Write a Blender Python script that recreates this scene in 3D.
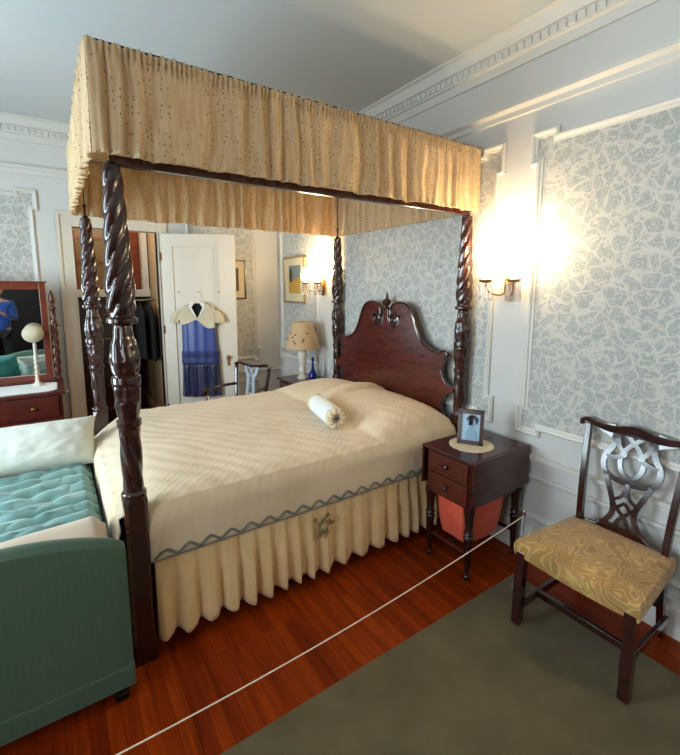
import bpy, math, random
from mathutils import Vector, Matrix, noise
from mathutils.geometry import tessellate_polygon
random.seed(7)
PI = math.pi
sc = bpy.context.scene
COL = sc.collection
for o in list(bpy.data.objects):
    bpy.data.objects.remove(o)

# ------------------------------------------------------------ camera, world, light, exposure
FPX = 424.69
cam = bpy.data.cameras.new('camera')
cam.sensor_fit = 'VERTICAL'
cam.sensor_height = 24.0
cam.sensor_width = 24.0 * 680 / 755
cam.lens = FPX / 755 * 24.0
cam.shift_y = -30.6 / 755
cam.clip_start = 0.05
cam.clip_end = 60
co = bpy.data.objects.new('camera', cam)
COL.objects.link(co)
yaw, pitch, roll = math.radians(34.0), math.radians(7.966), math.radians(0.122)
fwd = Vector((math.sin(yaw)*math.cos(pitch), math.cos(yaw)*math.cos(pitch), -math.sin(pitch)))
rt = Vector((math.cos(yaw), -math.sin(yaw), 0))
up = rt.cross(fwd)
rt2 = math.cos(roll)*rt + math.sin(roll)*up
up2 = -math.sin(roll)*rt + math.cos(roll)*up
m = Matrix((rt2, up2, -fwd)).transposed().to_4x4()
m.translation = Vector((0, 0, 1.72))
co.matrix_world = m
sc.camera = co

w = bpy.data.worlds.new('world')
sc.world = w
w.use_nodes = True
w.node_tree.nodes['Background'].inputs[0].default_value = (0.72, 0.86, 1.0, 1)
w.node_tree.nodes['Background'].inputs[1].default_value = 1.0

def area(name, loc, target, sx, sy, power, color):
    l = bpy.data.lights.new(name, 'AREA')
    l.shape = 'RECTANGLE'
    l.size = sx
    l.size_y = sy
    l.energy = power
    l.color = color
    o = bpy.data.objects.new(name, l)
    COL.objects.link(o)
    o.location = loc
    d = Vector(target) - Vector(loc)
    o.rotation_euler = d.to_track_quat('-Z', 'Y').to_euler()
    return o
# daylight coming in through the two windows of the left wall
area('daylight_left', (-2.3, 2.75, 1.65), (0, 2.75, 1.5), 1.3, 2.0, 98, (0.72, 0.91, 1.0))
area('daylight_near', (-2.3, 0.3, 1.65), (0, 0.3, 1.5), 1.3, 2.0, 27, (0.86, 0.94, 1.0))

vs = sc.view_settings
sc.display_settings.display_device = 'sRGB'
vs.view_transform = 'Standard'
vs.look = 'None'
vs.gamma = 1
vs.use_curve_mapping = False
vs.exposure = 0.62

# ------------------------------------------------------------ helpers: materials
def lin(h):
    h = h.lstrip('#')
    c = [int(h[i:i+2], 16) / 255 for i in (0, 2, 4)]
    return tuple((x/12.92 if x <= 0.04045 else ((x+0.055)/1.055)**2.4) for x in c) + (1,)

class Mat:
    def __init__(s, name, color='#808080', rough=0.5, metal=0.0, **kw):
        s.m = bpy.data.materials.new(name)
        s.m.use_nodes = True
        s.t = s.m.node_tree
        s.b = s.t.nodes['Principled BSDF']
        s.b.inputs['Base Color'].default_value = lin(color) if isinstance(color, str) else color
        s.b.inputs['Roughness'].default_value = rough
        s.b.inputs['Metallic'].default_value = metal
        for k, v in kw.items():
            s.b.inputs[k.replace('_', ' ')].default_value = v
    def n(s, typ, **kw):
        nd = s.t.nodes.new(typ)
        for k, v in kw.items():
            if k.startswith('i_'):
                nd.inputs[k[2:].replace('_', ' ')].default_value = v
            else:
                setattr(nd, k, v)
        return nd
    def l(s, a, b):
        s.t.links.new(a, b)
    def coords(s, scale=(1, 1, 1), rot=(0, 0, 0)):
        tc = s.n('ShaderNodeTexCoord')
        mp = s.n('ShaderNodeMapping')
        mp.inputs['Scale'].default_value = scale
        mp.inputs['Rotation'].default_value = rot
        s.l(tc.outputs['Object'], mp.inputs[0])
        return mp.outputs[0]
    def ramp(s, fac, stops):
        r = s.n('ShaderNodeValToRGB')
        e = r.color_ramp.elements
        while len(e) < len(stops):
            e.new(0.5)
        for k, (p, c) in enumerate(stops):
            e[k].position = p
            e[k].color = lin(c) if isinstance(c, str) else (c, c, c, 1)
        s.l(fac, r.inputs[0])
        return r.outputs[0]
    def bump(s, h, strength=0.3, dist=0.01):
        b = s.n('ShaderNodeBump')
        b.inputs['Strength'].default_value = strength
        b.inputs['Distance'].default_value = dist
        s.l(h, b.inputs['Height'])
        s.l(b.outputs[0], s.b.inputs['Normal'])
    def base(s, out):
        s.l(out, s.b.inputs['Base Color'])

def paint(name, c, rough=0.5, bumpy=0.05):
    a = Mat(name, c, rough)
    nz = a.n('ShaderNodeTexNoise', i_Scale=40.0, i_Detail=3.0)
    a.l(a.coords(), nz.inputs['Vector'])
    a.bump(nz.outputs[0], bumpy, 0.004)
    return a.m

def wood(name, c1, c2, rough=0.25, scale=(3, 3, 18), coat=0.3):
    a = Mat(name, c1, rough, Coat_Weight=coat, Coat_Roughness=0.15)
    nz = a.n('ShaderNodeTexNoise', i_Scale=2.2, i_Detail=6.0, i_Roughness=0.6, i_Distortion=1.2)
    a.l(a.coords(scale), nz.inputs['Vector'])
    a.base(a.ramp(nz.outputs[0], [(0.3, c1), (0.7, c2)]))
    a.bump(nz.outputs[0], 0.08, 0.004)
    return a.m

def fabric(name, c1, c2, rough=0.9, scale=300.0, b=0.3, sheen=0.2):
    a = Mat(name, c1, rough, Sheen_Weight=sheen)
    nz = a.n('ShaderNodeTexNoise', i_Scale=7.0, i_Detail=4.0)
    a.l(a.coords(), nz.inputs['Vector'])
    a.base(a.ramp(nz.outputs[0], [(0.3, c1), (0.7, c2)]))
    n2 = a.n('ShaderNodeTexNoise', i_Scale=scale, i_Detail=2.0)
    a.l(a.coords(), n2.inputs['Vector'])
    a.bump(n2.outputs[0], b, 0.002)
    return a.m

M = {}
M['ceiling'] = paint('ceiling_paint', '#c6cdd0', 0.75)
M['trim'] = paint('white_trim_paint', '#d2d0ca', 0.4, 0.02)
M['wall'] = paint('white_wall_paint', '#cdccc8', 0.55)
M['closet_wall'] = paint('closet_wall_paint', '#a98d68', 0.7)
M['door'] = paint('door_paint', '#d2c8b8', 0.4, 0.02)
M['mahogany'] = wood('mahogany', '#2a0d08', '#4c1a10', 0.28, (3, 3, 12))
M['post'] = wood('dark_carved_mahogany', '#1d0a07', '#3a150d', 0.22, (6, 6, 3), 0.5)
M['headboard'] = wood('red_mahogany', '#3c1510', '#5c221a', 0.26, (2, 2.2, 14), 0.4)
M['redwood'] = wood('dresser_wood', '#3f1511', '#5c2018', 0.3, (3, 12, 3), 0.3)
M['mirrorframe'] = wood('mirror_frame_wood', '#5a2010', '#7a3219', 0.35, (3, 3, 12), 0.2)
M['chairwood'] = wood('chair_mahogany', '#1f0a08', '#3b1411', 0.16, (4, 4, 9), 0.8)
M['closetwood'] = wood('cabinet_red_wood', '#5a2210', '#8a3d1b', 0.35, (3, 3, 10), 0.2)
M['chest'] = wood('dark_chest_wood', '#1c0b09', '#33140f', 0.3, (3, 9, 3), 0.2)
M['brass'] = Mat('aged_brass', '#9a7440', 0.3, 1.0).m
M['steel'] = Mat('steel', '#a8a8a8', 0.25, 1.0).m
M['blackmetal'] = Mat('black_metal', '#101010', 0.3, 0.6).m
M['mirror'] = Mat('mirror_silver', '#dfe6e4', 0.02, 1.0).m
M['crystal'] = Mat('crystal', '#ffffff', 0.03, 0.0, Transmission_Weight=0.85, IOR=1.5).m
M['acrylic'] = Mat('clear_acrylic', '#e8ecec', 0.05, 0.0, Transmission_Weight=0.8, IOR=1.45).m
M['blueglass'] = Mat('cobalt_glass', '#0a1a8c', 0.05, 0.0, Transmission_Weight=0.4, IOR=1.5).m
M['porcelain'] = Mat('white_porcelain', '#d8d2c8', 0.15).m
M['rope'] = fabric('white_rope', '#d8c4b0', '#e6d6c6', 0.8, 200)
M['white_linen'] = fabric('white_linen', '#dfe3df', '#e8ebe8', 0.9, 260)
M['pillow'] = fabric('cream_pillow_cloth', '#c6cac0', '#d0d3c8', 0.9, 260)
M['beige'] = fabric('beige_blanket', '#c4ae98', '#cdb9a4', 0.95, 180)
M['goldcloth'] = fabric('gold_brocade', '#6b5c38', '#8a7648', 0.8, 90)
M['tealpillow'] = fabric('teal_cushion_cloth', '#3f8c85', '#55a098', 0.8, 200)
M['doily'] = fabric('crocheted_cream', '#c9b897', '#d9cbab', 0.9, 120, 0.8)
M['bag'] = fabric('orange_red_pleated_cloth', '#cf4a2e', '#e0603f', 0.75, 200)
M['black_cloth'] = fabric('black_cloth', '#050608', '#0a0b0e', 0.9, 200, 0.3, 0.0)
M['skin'] = Mat('skin', '#b98a70', 0.5).m
M['hair'] = fabric('dark_hair', '#1a1310', '#261b16', 0.6, 150)
M['bluejacket'] = fabric('blue_jacket_cloth', '#123a80', '#1d4c99', 0.8, 100)

def mk_wallpaper(name, bg, fg):
    a = Mat(name, bg, 0.6)
    v = a.coords()
    def warp(vec, sc_, amt):
        q = a.n('ShaderNodeTexNoise', i_Scale=sc_, i_Detail=2.0)
        a.l(vec, q.inputs['Vector'])
        mx = a.n('ShaderNodeVectorMath', operation='MULTIPLY_ADD')
        a.l(q.outputs['Color'], mx.inputs[0])
        mx.inputs[1].default_value = (amt, amt, amt)
        a.l(vec, mx.inputs[2])
        return mx.outputs[0]
    u = warp(warp(v, 8.0, 0.10), 30.0, 0.045)
    v1 = a.n('ShaderNodeTexVoronoi', feature='DISTANCE_TO_EDGE', i_Scale=13.0)
    a.l(u, v1.inputs['Vector'])
    v2 = a.n('ShaderNodeTexVoronoi', feature='F1', i_Scale=26.0)
    a.l(u, v2.inputs['Vector'])
    sn = a.n('ShaderNodeMath', operation='MULTIPLY')
    a.l(v2.outputs['Distance'], sn.inputs[0]); sn.inputs[1].default_value = 20.0
    s2 = a.n('ShaderNodeMath', operation='SINE')
    a.l(sn.outputs[0], s2.inputs[0])
    r1 = a.ramp(v1.outputs['Distance'], [(0.04, 1.0), (0.11, 0.0)])
    r2 = a.ramp(s2.outputs[0], [(0.35, 0.0), (0.85, 0.8)])
    m1 = a.n('ShaderNodeMath', operation='MAXIMUM')
    a.l(r1, m1.inputs[0]); a.l(r2, m1.inputs[1])
    a.base(a.ramp(m1.outputs[0], [(0.0, bg), (1.0, fg)]))
    return a.m
M['paper'] = mk_wallpaper('damask_wallpaper', '#a2a6a4', '#c6c3bb')

def mk_floor():
    a = Mat('strip_oak_floor', '#7a3315', 0.38, Specular_IOR_Level=0.14)
    v = a.coords(rot=(0, 0, PI/2))
    br = a.n('ShaderNodeTexBrick', offset=0.37)
    br.inputs['Scale'].default_value = 1.0
    br.inputs['Brick Width'].default_value = 1.1
    br.inputs['Row Height'].default_value = 0.058
    br.inputs['Mortar Size'].default_value = 0.0009
    br.inputs['Mortar Smooth'].default_value = 0.3
    br.inputs['Color1'].default_value = lin('#9c3c08')
    br.inputs['Color2'].default_value = lin('#802a04')
    br.inputs['Mortar'].default_value = lin('#35130a')
    a.l(v, br.inputs['Vector'])
    nz = a.n('ShaderNodeTexNoise', i_Scale=1.5, i_Detail=6.0, i_Distortion=0.8)
    a.l(a.coords((14, 1, 1)), nz.inputs['Vector'])
    mx = a.n('ShaderNodeMix', data_type='RGBA', blend_type='MULTIPLY')
    mx.inputs[0].default_value = 0.8
    a.l(br.outputs['Color'], mx.inputs[6])
    a.l(a.ramp(nz.outputs[0], [(0.3, '#a09080'), (0.7, '#ffffff')]), mx.inputs[7])
    a.base(mx.outputs[2])
    a.bump(br.outputs['Fac'], -0.15, 0.002)
    return a.m
M['floor'] = mk_floor()

def mk_rug():
    a = Mat('green_carpet', '#4b4a35', 0.95, Sheen_Weight=0.1)
    n1 = a.n('ShaderNodeTexNoise', i_Scale=5.0, i_Detail=5.0)
    a.l(a.coords(), n1.inputs['Vector'])
    a.base(a.ramp(n1.outputs[0], [(0.3, '#54492e'), (0.7, '#665a3c')]))
    n2 = a.n('ShaderNodeTexNoise', i_Scale=260.0, i_Detail=2.0)
    a.l(a.coords(), n2.inputs['Vector'])
    a.bump(n2.outputs[0], 0.7, 0.006)
    return a.m
M['rug'] = mk_rug()

def mk_valance():
    a = Mat('dotted_tan_net', '#b08d5e', 0.85, Sheen_Weight=0.2)
    vo = a.n('ShaderNodeTexVoronoi', feature='F1', i_Scale=46.0, i_Randomness=0.6)
    a.l(a.coords(), vo.inputs['Vector'])
    dots = a.ramp(vo.outputs['Distance'], [(0.14, '#a3845c'), (0.25, '#e2cba6')])
    nz = a.n('ShaderNodeTexNoise', i_Scale=60.0, i_Detail=3.0)
    a.l(a.coords((1, 1, 0.15)), nz.inputs['Vector'])
    mx = a.n('ShaderNodeMix', data_type='RGBA', blend_type='MULTIPLY')
    mx.inputs[0].default_value = 0.6
    a.l(dots, mx.inputs[6])
    a.l(a.ramp(nz.outputs[0], [(0.35, '#e6d6ba'), (0.65, '#ffffff')]), mx.inputs[7])
    a.base(mx.outputs[2])
    n2 = a.n('ShaderNodeTexNoise', i_Scale=200.0)
    a.l(a.coords(), n2.inputs['Vector'])
    a.bump(n2.outputs[0], 0.3, 0.002)
    tr = a.n('ShaderNodeBsdfTranslucent')
    a.l(mx.outputs[2], tr.inputs['Color'])
    ms = a.n('ShaderNodeMixShader')
    ms.inputs[0].default_value = 0.36
    a.l(a.b.outputs[0], ms.inputs[1]); a.l(tr.outputs[0], ms.inputs[2])
    a.l(ms.outputs[0], a.t.nodes['Material Output'].inputs[0])
    return a.m
M['valance'] = mk_valance()

def mk_spread():
    a = Mat('cream_quilted_cotton', '#cdb996', 0.85, Sheen_Weight=0.2)
    nz = a.n('ShaderNodeTexNoise', i_Scale=3.0, i_Detail=4.0)
    a.l(a.coords(), nz.inputs['Vector'])
    a.base(a.ramp(nz.outputs[0], [(0.3, '#d0bb9c'), (0.7, '#ddcab0')]))
    wv = a.n('ShaderNodeTexWave', i_Scale=9.0, i_Distortion=2.5, i_Detail=2.0)
    wv.inputs['Detail Scale'].default_value = 1.5
    a.l(a.coords((1, 1, 1), (0, 0, 0.9)), wv.inputs['Vector'])
    a.bump(wv.outputs[0], 0.22, 0.005)
    return a.m
M['spread'] = mk_spread()
M['testercloth'] = M['valance'].copy()
M['skirt'] = fabric('cream_skirt_cotton', '#d6b681', '#e0c291', 0.85, 220)
M['trimblue'] = fabric('grey_blue_rickrack', '#63665f', '#73756c', 0.85, 200)
M['quilt'] = fabric('teal_tufted_silk', '#557f7b', '#63908b', 0.6, 160, 0.25, 0.4)

def mk_daybed():
    a = Mat('green_ribbed_upholstery', '#44665a', 0.9, Sheen_Weight=0.15)
    wv = a.n('ShaderNodeTexWave', i_Scale=16.0, i_Distortion=9.0, i_Detail=4.0)
    a.l(a.coords(), wv.inputs['Vector'])
    a.base(a.ramp(wv.outputs[0], [(0.1, '#3c5441'), (0.9, '#3e5744')]))
    n2 = a.n('ShaderNodeTexNoise', i_Scale=300.0)
    a.l(a.coords(), n2.inputs['Vector'])
    a.bump(n2.outputs[0], 0.4, 0.002)
    return a.m
M['daybed'] = mk_daybed()

def mk_seat():
    a = Mat('gold_damask', '#a08350', 0.7, Sheen_Weight=0.3)
    v = a.coords()
    nz = a.n('ShaderNodeTexNoise', i_Scale=7.0, i_Detail=2.0)
    a.l(v, nz.inputs['Vector'])
    w0 = a.n('ShaderNodeTexNoise', i_Scale=8.0, i_Detail=1.5, i_Distortion=0.8)
    a.l(v, w0.inputs['Vector'])
    w1 = a.n('ShaderNodeMath', operation='MULTIPLY'); w1.inputs[1].default_value = 34.0
    a.l(w0.outputs[0], w1.inputs[0])
    w2 = a.n('ShaderNodeMath', operation='SINE'); a.l(w1.outputs[0], w2.inputs[0])
    wv = a.n('ShaderNodeMath', operation='MULTIPLY_ADD'); wv.inputs[1].default_value = .5; wv.inputs[2].default_value = .5
    a.l(w2.outputs[0], wv.inputs[0])
    c = a.ramp(wv.outputs[0], [(0.15, '#a07838'), (0.45, '#cca662'), (0.6, '#c09a55'), (0.9, '#a88046')])
    mx = a.n('ShaderNodeMix', data_type='RGBA', blend_type='MULTIPLY')
    mx.inputs[0].default_value = 0.5
    a.l(c, mx.inputs[6])
    a.l(a.ramp(nz.outputs[0], [(0.35, '#b0a080'), (0.65, '#ffffff')]), mx.inputs[7])
    a.base(mx.outputs[2])
    a.bump(wv.outputs[0], 0.15, 0.003)
    return a.m
M['seat'] = mk_seat()

def emis(name, c, s, base='#ffffff'):
    a = Mat(name, base, 0.4)
    a.b.inputs['Emission Color'].default_value = lin(c)
    a.b.inputs['Emission Strength'].default_value = s
    return a.m
M['bulb'] = emis('lit_frosted_glass', '#ffd9a0', 9.0)
M['shade'] = fabric('parchment_shade', '#c0a27a', '#cbae86', 0.8, 120)
M['shadespot'] = Mat('brown_motif', '#5d4326', 0.8).m
M['puffshade'] = fabric('cream_gathered_silk', '#b7ab90', '#cbbfa3', 0.8, 60, 0.8)
M['dress'] = Mat('blue_satin', '#2b3d86', 0.35, 0.0, Sheen_Weight=0.4).m
M['dress_low'] = Mat('dark_blue_satin', '#12163f', 0.32, 0.0, Sheen_Weight=0.4).m
M['dress_dark'] = fabric('navy_lace', '#101848', '#1d2a6c', 0.6, 60, 0.8)
M['blouse'] = fabric('cream_satin', '#b8a88a', '#cdbf9f', 0.45, 120)
M['pane'] = Mat('curtained_pane', '#6b5730', 0.5).m
M['paper_mat'] = Mat('cream_mat_board', '#cbbf9f', 0.8).m
M['artsky'] = Mat('print_grey_blue', '#6c7c80', 0.6).m
M['artgold'] = Mat('print_ochre', '#b08a3c', 0.6).m
M['artdark'] = Mat('print_brown', '#4a3c2a', 0.6).m
M['gilt'] = Mat('pale_gilt', '#a9987a', 0.35, 0.5).m
M['photo_bg'] = Mat('photo_grey_blue', '#9fc0d2', 0.25).m
M['photo_dark'] = Mat('photo_dark_tone', '#1c2c3c', 0.25).m
M['photo_face'] = Mat('photo_light_tone', '#7fa3ba', 0.25).m
M['photo_mid'] = Mat('photo_mid_tone', '#6f93ab', 0.25).m
M['green_thread'] = Mat('green_embroidery', '#7b7a4c', 0.8).m
M['rose_thread'] = Mat('brown_embroidery', '#8a6a48', 0.8).m
M['reflectsplat'] = Mat('splat_blue_reflection', '#a9bccb', 0.2).m  # pale blue reflection put into the splat's base colour

# ------------------------------------------------------------ helpers: meshes and objects
RM = {}
def rootmat(o):
    return RM.get(o.name, Matrix.Identity(4))

def tag(o, label, cat, group=None):
    o['label'] = label
    o['category'] = cat
    if group:
        o['group'] = group
    return o

def thing(name, label, cat, loc, rz=0.0, group=None):
    o = bpy.data.objects.new(name, None)
    o.empty_display_size = 0.1
    COL.objects.link(o)
    o.location = loc
    o.rotation_euler = (0, 0, rz)
    RM[o.name] = Matrix.Translation(Vector(loc)) @ Matrix.Rotation(rz, 4, 'Z')
    return tag(o, label, cat, group)

class MB:
    def __init__(s):
        s.v = []; s.f = []
    def box(s, x0, x1, y0, y1, z0, z1):
        n = len(s.v)
        for z in (z0, z1):
            for x, y in ((x0, y0), (x1, y0), (x1, y1), (x0, y1)):
                s.v.append((x, y, z))
        s.f += [tuple(n+k for k in q) for q in ((3, 2, 1, 0), (4, 5, 6, 7), (0, 1, 5, 4), (1, 2, 6, 5), (2, 3, 7, 6), (3, 0, 4, 7))]
        return s
    def loft(s, rings, cap=True, closed=True):
        n = len(s.v); k = len(rings[0])
        for r in rings:
            s.v += [tuple(p) for p in r]
        for i in range(len(rings)-1):
            for j in range(k if closed else k-1):
                a = n+i*k+j; b = n+i*k+(j+1) % k
                s.f.append((a, b, b+k, a+k))
        if cap and closed:
            s.f.append(tuple(n+j for j in range(k))[::-1])
            e = n+(len(rings)-1)*k
            s.f.append(tuple(e+j for j in range(k)))
        return s
    def lathe(s, prof, c=(0, 0, 0), n=20, relief=None, cap=True):
        rings = []
        for z, r in prof:
            ring = []
            for j in range(n):
                t = 2*PI*j/n
                rr = r*(1+(relief(z, t) if relief else 0))
                ring.append((c[0]+rr*math.cos(t), c[1]+rr*math.sin(t), c[2]+z))
            rings.append(ring)
        return s.loft(rings, cap)
    def tube(s, pts, rad, n=8, flat=1.0, upv=None, cap=True):
        pts = [Vector(p) for p in pts]
        if not hasattr(rad, '__len__'):
            rad = [rad]*len(pts)
        rings = []
        prev = None
        for i, p in enumerate(pts):
            d = (pts[min(i+1, len(pts)-1)] - pts[max(i-1, 0)]).normalized()
            if upv is not None:
                a = Vector(upv)
            elif prev is not None:
                a = prev
            else:
                a = Vector((0, 0, 1)) if abs(d.z) < 0.9 else Vector((1, 0, 0))
            a = (a - d*a.dot(d)).normalized()
            b = d.cross(a)
            prev = a
            rings.append([p + (a*math.cos(2*PI*j/n)*flat + b*math.sin(2*PI*j/n))*rad[i] for j in range(n)])
        return s.loft(rings, cap)
    def strap(s, pts, wid, thick, normal):
        # a flat bar of rectangular section that follows pts, thickness along normal
        pts = [Vector(p) for p in pts]; N = Vector(normal).normalized()
        if not hasattr(wid, '__len__'):
            wid = [wid]*len(pts)
        rings = []
        for i, p in enumerate(pts):
            d = (pts[min(i+1, len(pts)-1)] - pts[max(i-1, 0)]).normalized()
            b = d.cross(N).normalized()*wid[i]/2
            q = N*thick/2
            rings.append([p-b-q, p+b-q, p+b+q, p-b+q])
        return s.loft(rings)
    def prism(s, poly, mapf, t0, t1):
        n = len(s.v); k = len(poly)
        s.v += [tuple(mapf(a, b, t0)) for a, b in poly] + [tuple(mapf(a, b, t1)) for a, b in poly]
        tris = tessellate_polygon([[Vector((a, b, 0)) for a, b in poly]])
        for t in tris:
            s.f.append(tuple(n+i for i in t)); s.f.append(tuple(n+k+i for i in t[::-1]))
        for i in range(k):
            j = (i+1) % k
            s.f.append((n+i, n+j, n+k+j, n+k+i))
        return s
    def grid(s, fn, nu, nv, keep=None, closed_u=False):
        n = len(s.v)
        for i in range(nu+1):
            for j in range(nv+1):
                s.v.append(tuple(fn(i/nu, j/nv)))
        for i in range(nu):
            for j in range(nv):
                if keep and not keep((i+.5)/nu, (j+.5)/nv):
                    continue
                a = n+i*(nv+1)+j
                s.f.append((a, a+nv+1, a+nv+2, a+1))
        return s
    def ball(s, c, r, n=12, sz=1.0, fn=None):
        prof = [(-math.cos(PI*k/n)*r*sz, max(1e-4, math.sin(PI*k/n)*r)) for k in range(n+1)]
        return s.lathe(prof, c, n*2, fn)
    def build(s, name, mat, parent=None, smooth=True, bevel=0, subd=0, solid=0, local=False, kind=None, keepo=False):
        import bmesh
        me = bpy.data.meshes.new(name)
        vs_ = [Vector(v) for v in s.v]
        loc = Vector((0, 0, 0))
        if parent is not None and not local:
            iv = rootmat(parent).inverted()
            vs_ = [iv @ v for v in vs_]
        elif parent is None and not keepo:
            loc = Vector(((min(v.x for v in vs_)+max(v.x for v in vs_))/2, (min(v.y for v in vs_)+max(v.y for v in vs_))/2, min(v.z for v in vs_)))
            vs_ = [v-loc for v in vs_]
        me.from_pydata([tuple(v) for v in vs_], [], s.f)
        bm = bmesh.new(); bm.from_mesh(me)
        bmesh.ops.remove_doubles(bm, verts=bm.verts, dist=1e-5)
        bmesh.ops.recalc_face_normals(bm, faces=bm.faces)
        bm.to_mesh(me); bm.free()
        me.materials.append(M[mat] if isinstance(mat, str) else mat)
        o = bpy.data.objects.new(name, me)
        COL.objects.link(o)
        if parent is not None:
            o.parent = parent
            RM[o.name] = rootmat(parent)
        else:
            o.location = loc
            RM[o.name] = Matrix.Translation(loc)
        if smooth:
            me.polygons.foreach_set('use_smooth', [True]*len(me.polygons))
            try:
                me.set_sharp_from_angle(angle=math.radians(38))
            except Exception:
                pass
        if bevel:
            b = o.modifiers.new('bevel', 'BEVEL'); b.width = bevel; b.segments = 2; b.limit_method = 'ANGLE'
        if subd:
            b = o.modifiers.new('subd', 'SUBSURF'); b.levels = subd; b.render_levels = subd
        if solid:
            b = o.modifiers.new('solid', 'SOLIDIFY'); b.thickness = solid; b.offset = 0
        if kind:
            o['kind'] = kind
        return o

def struct(name, mb, mat, parent=None, **kw):
    return mb.build(name, mat, parent, kind='structure', smooth=kw.pop('smooth', False), **kw)
def nz(x, y, z, s=1.0):
    return noise.noise(Vector((x*s, y*s, z*s)))
def smooth(a, b, x):
    t = max(0, min(1, (x-a)/(b-a)))
    return t*t*(3-2*t)
def interp(tab, z):
    if z <= tab[0][0]:
        return tab[0][1]
    for (a, r), (b, q) in zip(tab, tab[1:]):
        if z <= b:
            t = (z-a)/(b-a); t = t*t*(3-2*t)
            return r+(q-r)*t
    return tab[-1][1]
def spline(pts, k=8):
    # Catmull-Rom through the points
    P = [Vector(p) for p in pts]; out = []
    for i in range(len(P)-1):
        p0 = P[max(i-1, 0)]; p1 = P[i]; p2 = P[i+1]; p3 = P[min(i+2, len(P)-1)]
        for j in range(k):
            t = j/k
            out.append(0.5*((2*p1)+(p2-p0)*t+(2*p0-5*p1+4*p2-p3)*t*t+(3*p1-p0-3*p2+p3)*t*t*t))
    out.append(P[-1])
    return out

# ------------------------------------------------------------ the room
XW, YW, ZC = 2.45, 5.065, 3.245
XL, YF = -2.2, -2.2
struct('floor', MB().box(XL-.15, XW+.12, YF-1.8, 7.6, -.1, 0), 'floor')
struct('ceiling', MB().box(XL-.15, XW+.12, YF-.15, YW+.12, ZC, ZC+.1), 'ceiling')
wr = struct('wall_right', MB().box(XW, XW+.12, YF-.15, YW+.12, 0, ZC), 'wall')
OX0, OX1, OZ = 0.215, 1.0, 2.31
wb = struct('wall_back', MB().box(XL-.15, OX0, YW, YW+.12, 0, ZC).box(OX1, XW, YW, YW+.12, 0, ZC).box(OX0, OX1, YW, YW+.12, OZ, ZC), 'wall')
def wall_with_openings(ax, pos, thick, a0, a1, holes, z1=ZC):
    # holes: (a_start, a_end, z0, z1) sorted along the wall
    mb = MB()
    def bx(p, q, z0, zz):
        if ax == 'x':
            mb.box(pos-thick, pos, p, q, z0, zz)
        else:
            mb.box(p, q, pos-thick, pos, z0, zz)
    cur = a0
    for (h0, h1, hz0, hz1) in holes:
        bx(cur, h0, 0, z1)
        if hz0 > 0:
            bx(h0, h1, 0, hz0)
        bx(h0, h1, hz1, z1)
        cur = h1
    bx(cur, a1, 0, z1)
    return mb
struct('wall_left', wall_with_openings('x', XL, .12, YF-.15, YW+.12, [(-.35, .95, .65, 2.65), (2.1, 3.4, .65, 2.65)]), 'wall')
struct('wall_front', wall_with_openings('y', YF, .12, XL-.15, XW+.12, [(-1.35, .15, 0, 2.1)]), 'wall')
# hall added behind the front doorway, dark-coloured to look unlit in the mirror
struct('wall_hall', MB().box(-1.6, -1.5, YF-1.7, YF-.12, 0, 2.4).box(.3, .4, YF-1.7, YF-.12, 0, 2.4).box(-1.6, .4, YF-1.8, YF-1.7, 0, 2.4).box(-1.6, .4, YF-1.8, YF-.12, 2.4, 2.5), 'chest')
def window(name, ax, pos, a0, a1):
    mb = MB()
    def b(p, q, z0, z1, d0, d1):
        if ax == 'x':
            mb.box(pos+d0, pos+d1, p, q, z0, z1)
        else:
            mb.box(p, q, pos+d0, pos+d1, z0, z1)
    for p in (a0-.1, a1):
        b(p, p+.1, .55, 2.75, 0, .02)
    b(a0-.1, a1+.1, 2.65, 2.77, 0, .025); b(a0-.12, a1+.12, .60, .65, 0, .06)
    b(a0, a1, 1.62, 1.67, -.08, -.04)
    b((a0+a1)/2-.012, (a0+a1)/2+.012, .65, 2.65, -.08, -.05)
    return struct(name, mb, 'trim')
window('window_1', 'x', XL, 2.1, 3.4)
window('window_2', 'x', XL, -.35, .95)

# crown moulding with dentils, along the right and back walls (and the two others)
CP = [(0, 3.045), (.012, 3.045), (.012, 3.10), (.03, 3.105), (.034, 3.165), (.05, 3.17), (.056, 3.19), (.075, 3.225), (.10, 3.235), (.10, ZC), (0, ZC)]
def run(prof, wall, a0, a1, mb=None):
    mb = mb or MB()
    def mp(d, z, t):
        return {'right': (XW-d, t, z), 'back': (t, YW-d, z), 'left': (XL+d, t, z), 'front': (t, YF+d, z)}[wall]
    mb.prism(prof, mp, a0, a1)
    return mb
def dent(wall, a0, a1, mb):
    a = a0
    while a < a1:
        if wall == 'right':
            mb.box(XW-.042, XW-.03, a, a+.036, 3.118, 3.158)
        else:
            mb.box(a, a+.036, YW-.042, YW-.03, 3.118, 3.158)
        a += .05
    return mb
struct('trim_1', dent('right', YF+.1, YW-.05, run(CP, 'right', YF, YW)), 'trim')
struct('trim_2', dent('back', XL+.1, XW-.05, run(CP, 'back', XL, XW)), 'trim')
struct('trim_3', run(CP, 'left', YF, YW), 'trim')
PR = [(0, 2.755), (.012, 2.76), (.014, 2.79), (.035, 2.81), (.035, 2.83), (0, 2.835)]
struct('trim_4', run(PR, 'right', YF, YW), 'trim')
struct('trim_5', run(PR, 'back', XL, XW), 'trim')
CR = [(0, .615), (.012, .62), (.014, .645), (.035, .655), (.035, .675), (0, .68)]
BB = [(0, 0), (.022, 0), (.022, .15), (.016, .165), (.008, .19), (0, .195)]
struct('trim_6', run(CR, 'right', YF, YW), 'trim')
struct('trim_7', run(CR, 'back', 1.14, XW, run(CR, 'back', XL, .075)), 'trim')
struct('baseboard_right', run(BB, 'right', YF, YW), 'trim')
struct('baseboard_back', run(BB, 'back', 1.14, XW, run(BB, 'back', XL, .075)), 'trim')
struct('baseboard_left', run(BB, 'left', YF, YW), 'trim')

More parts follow.
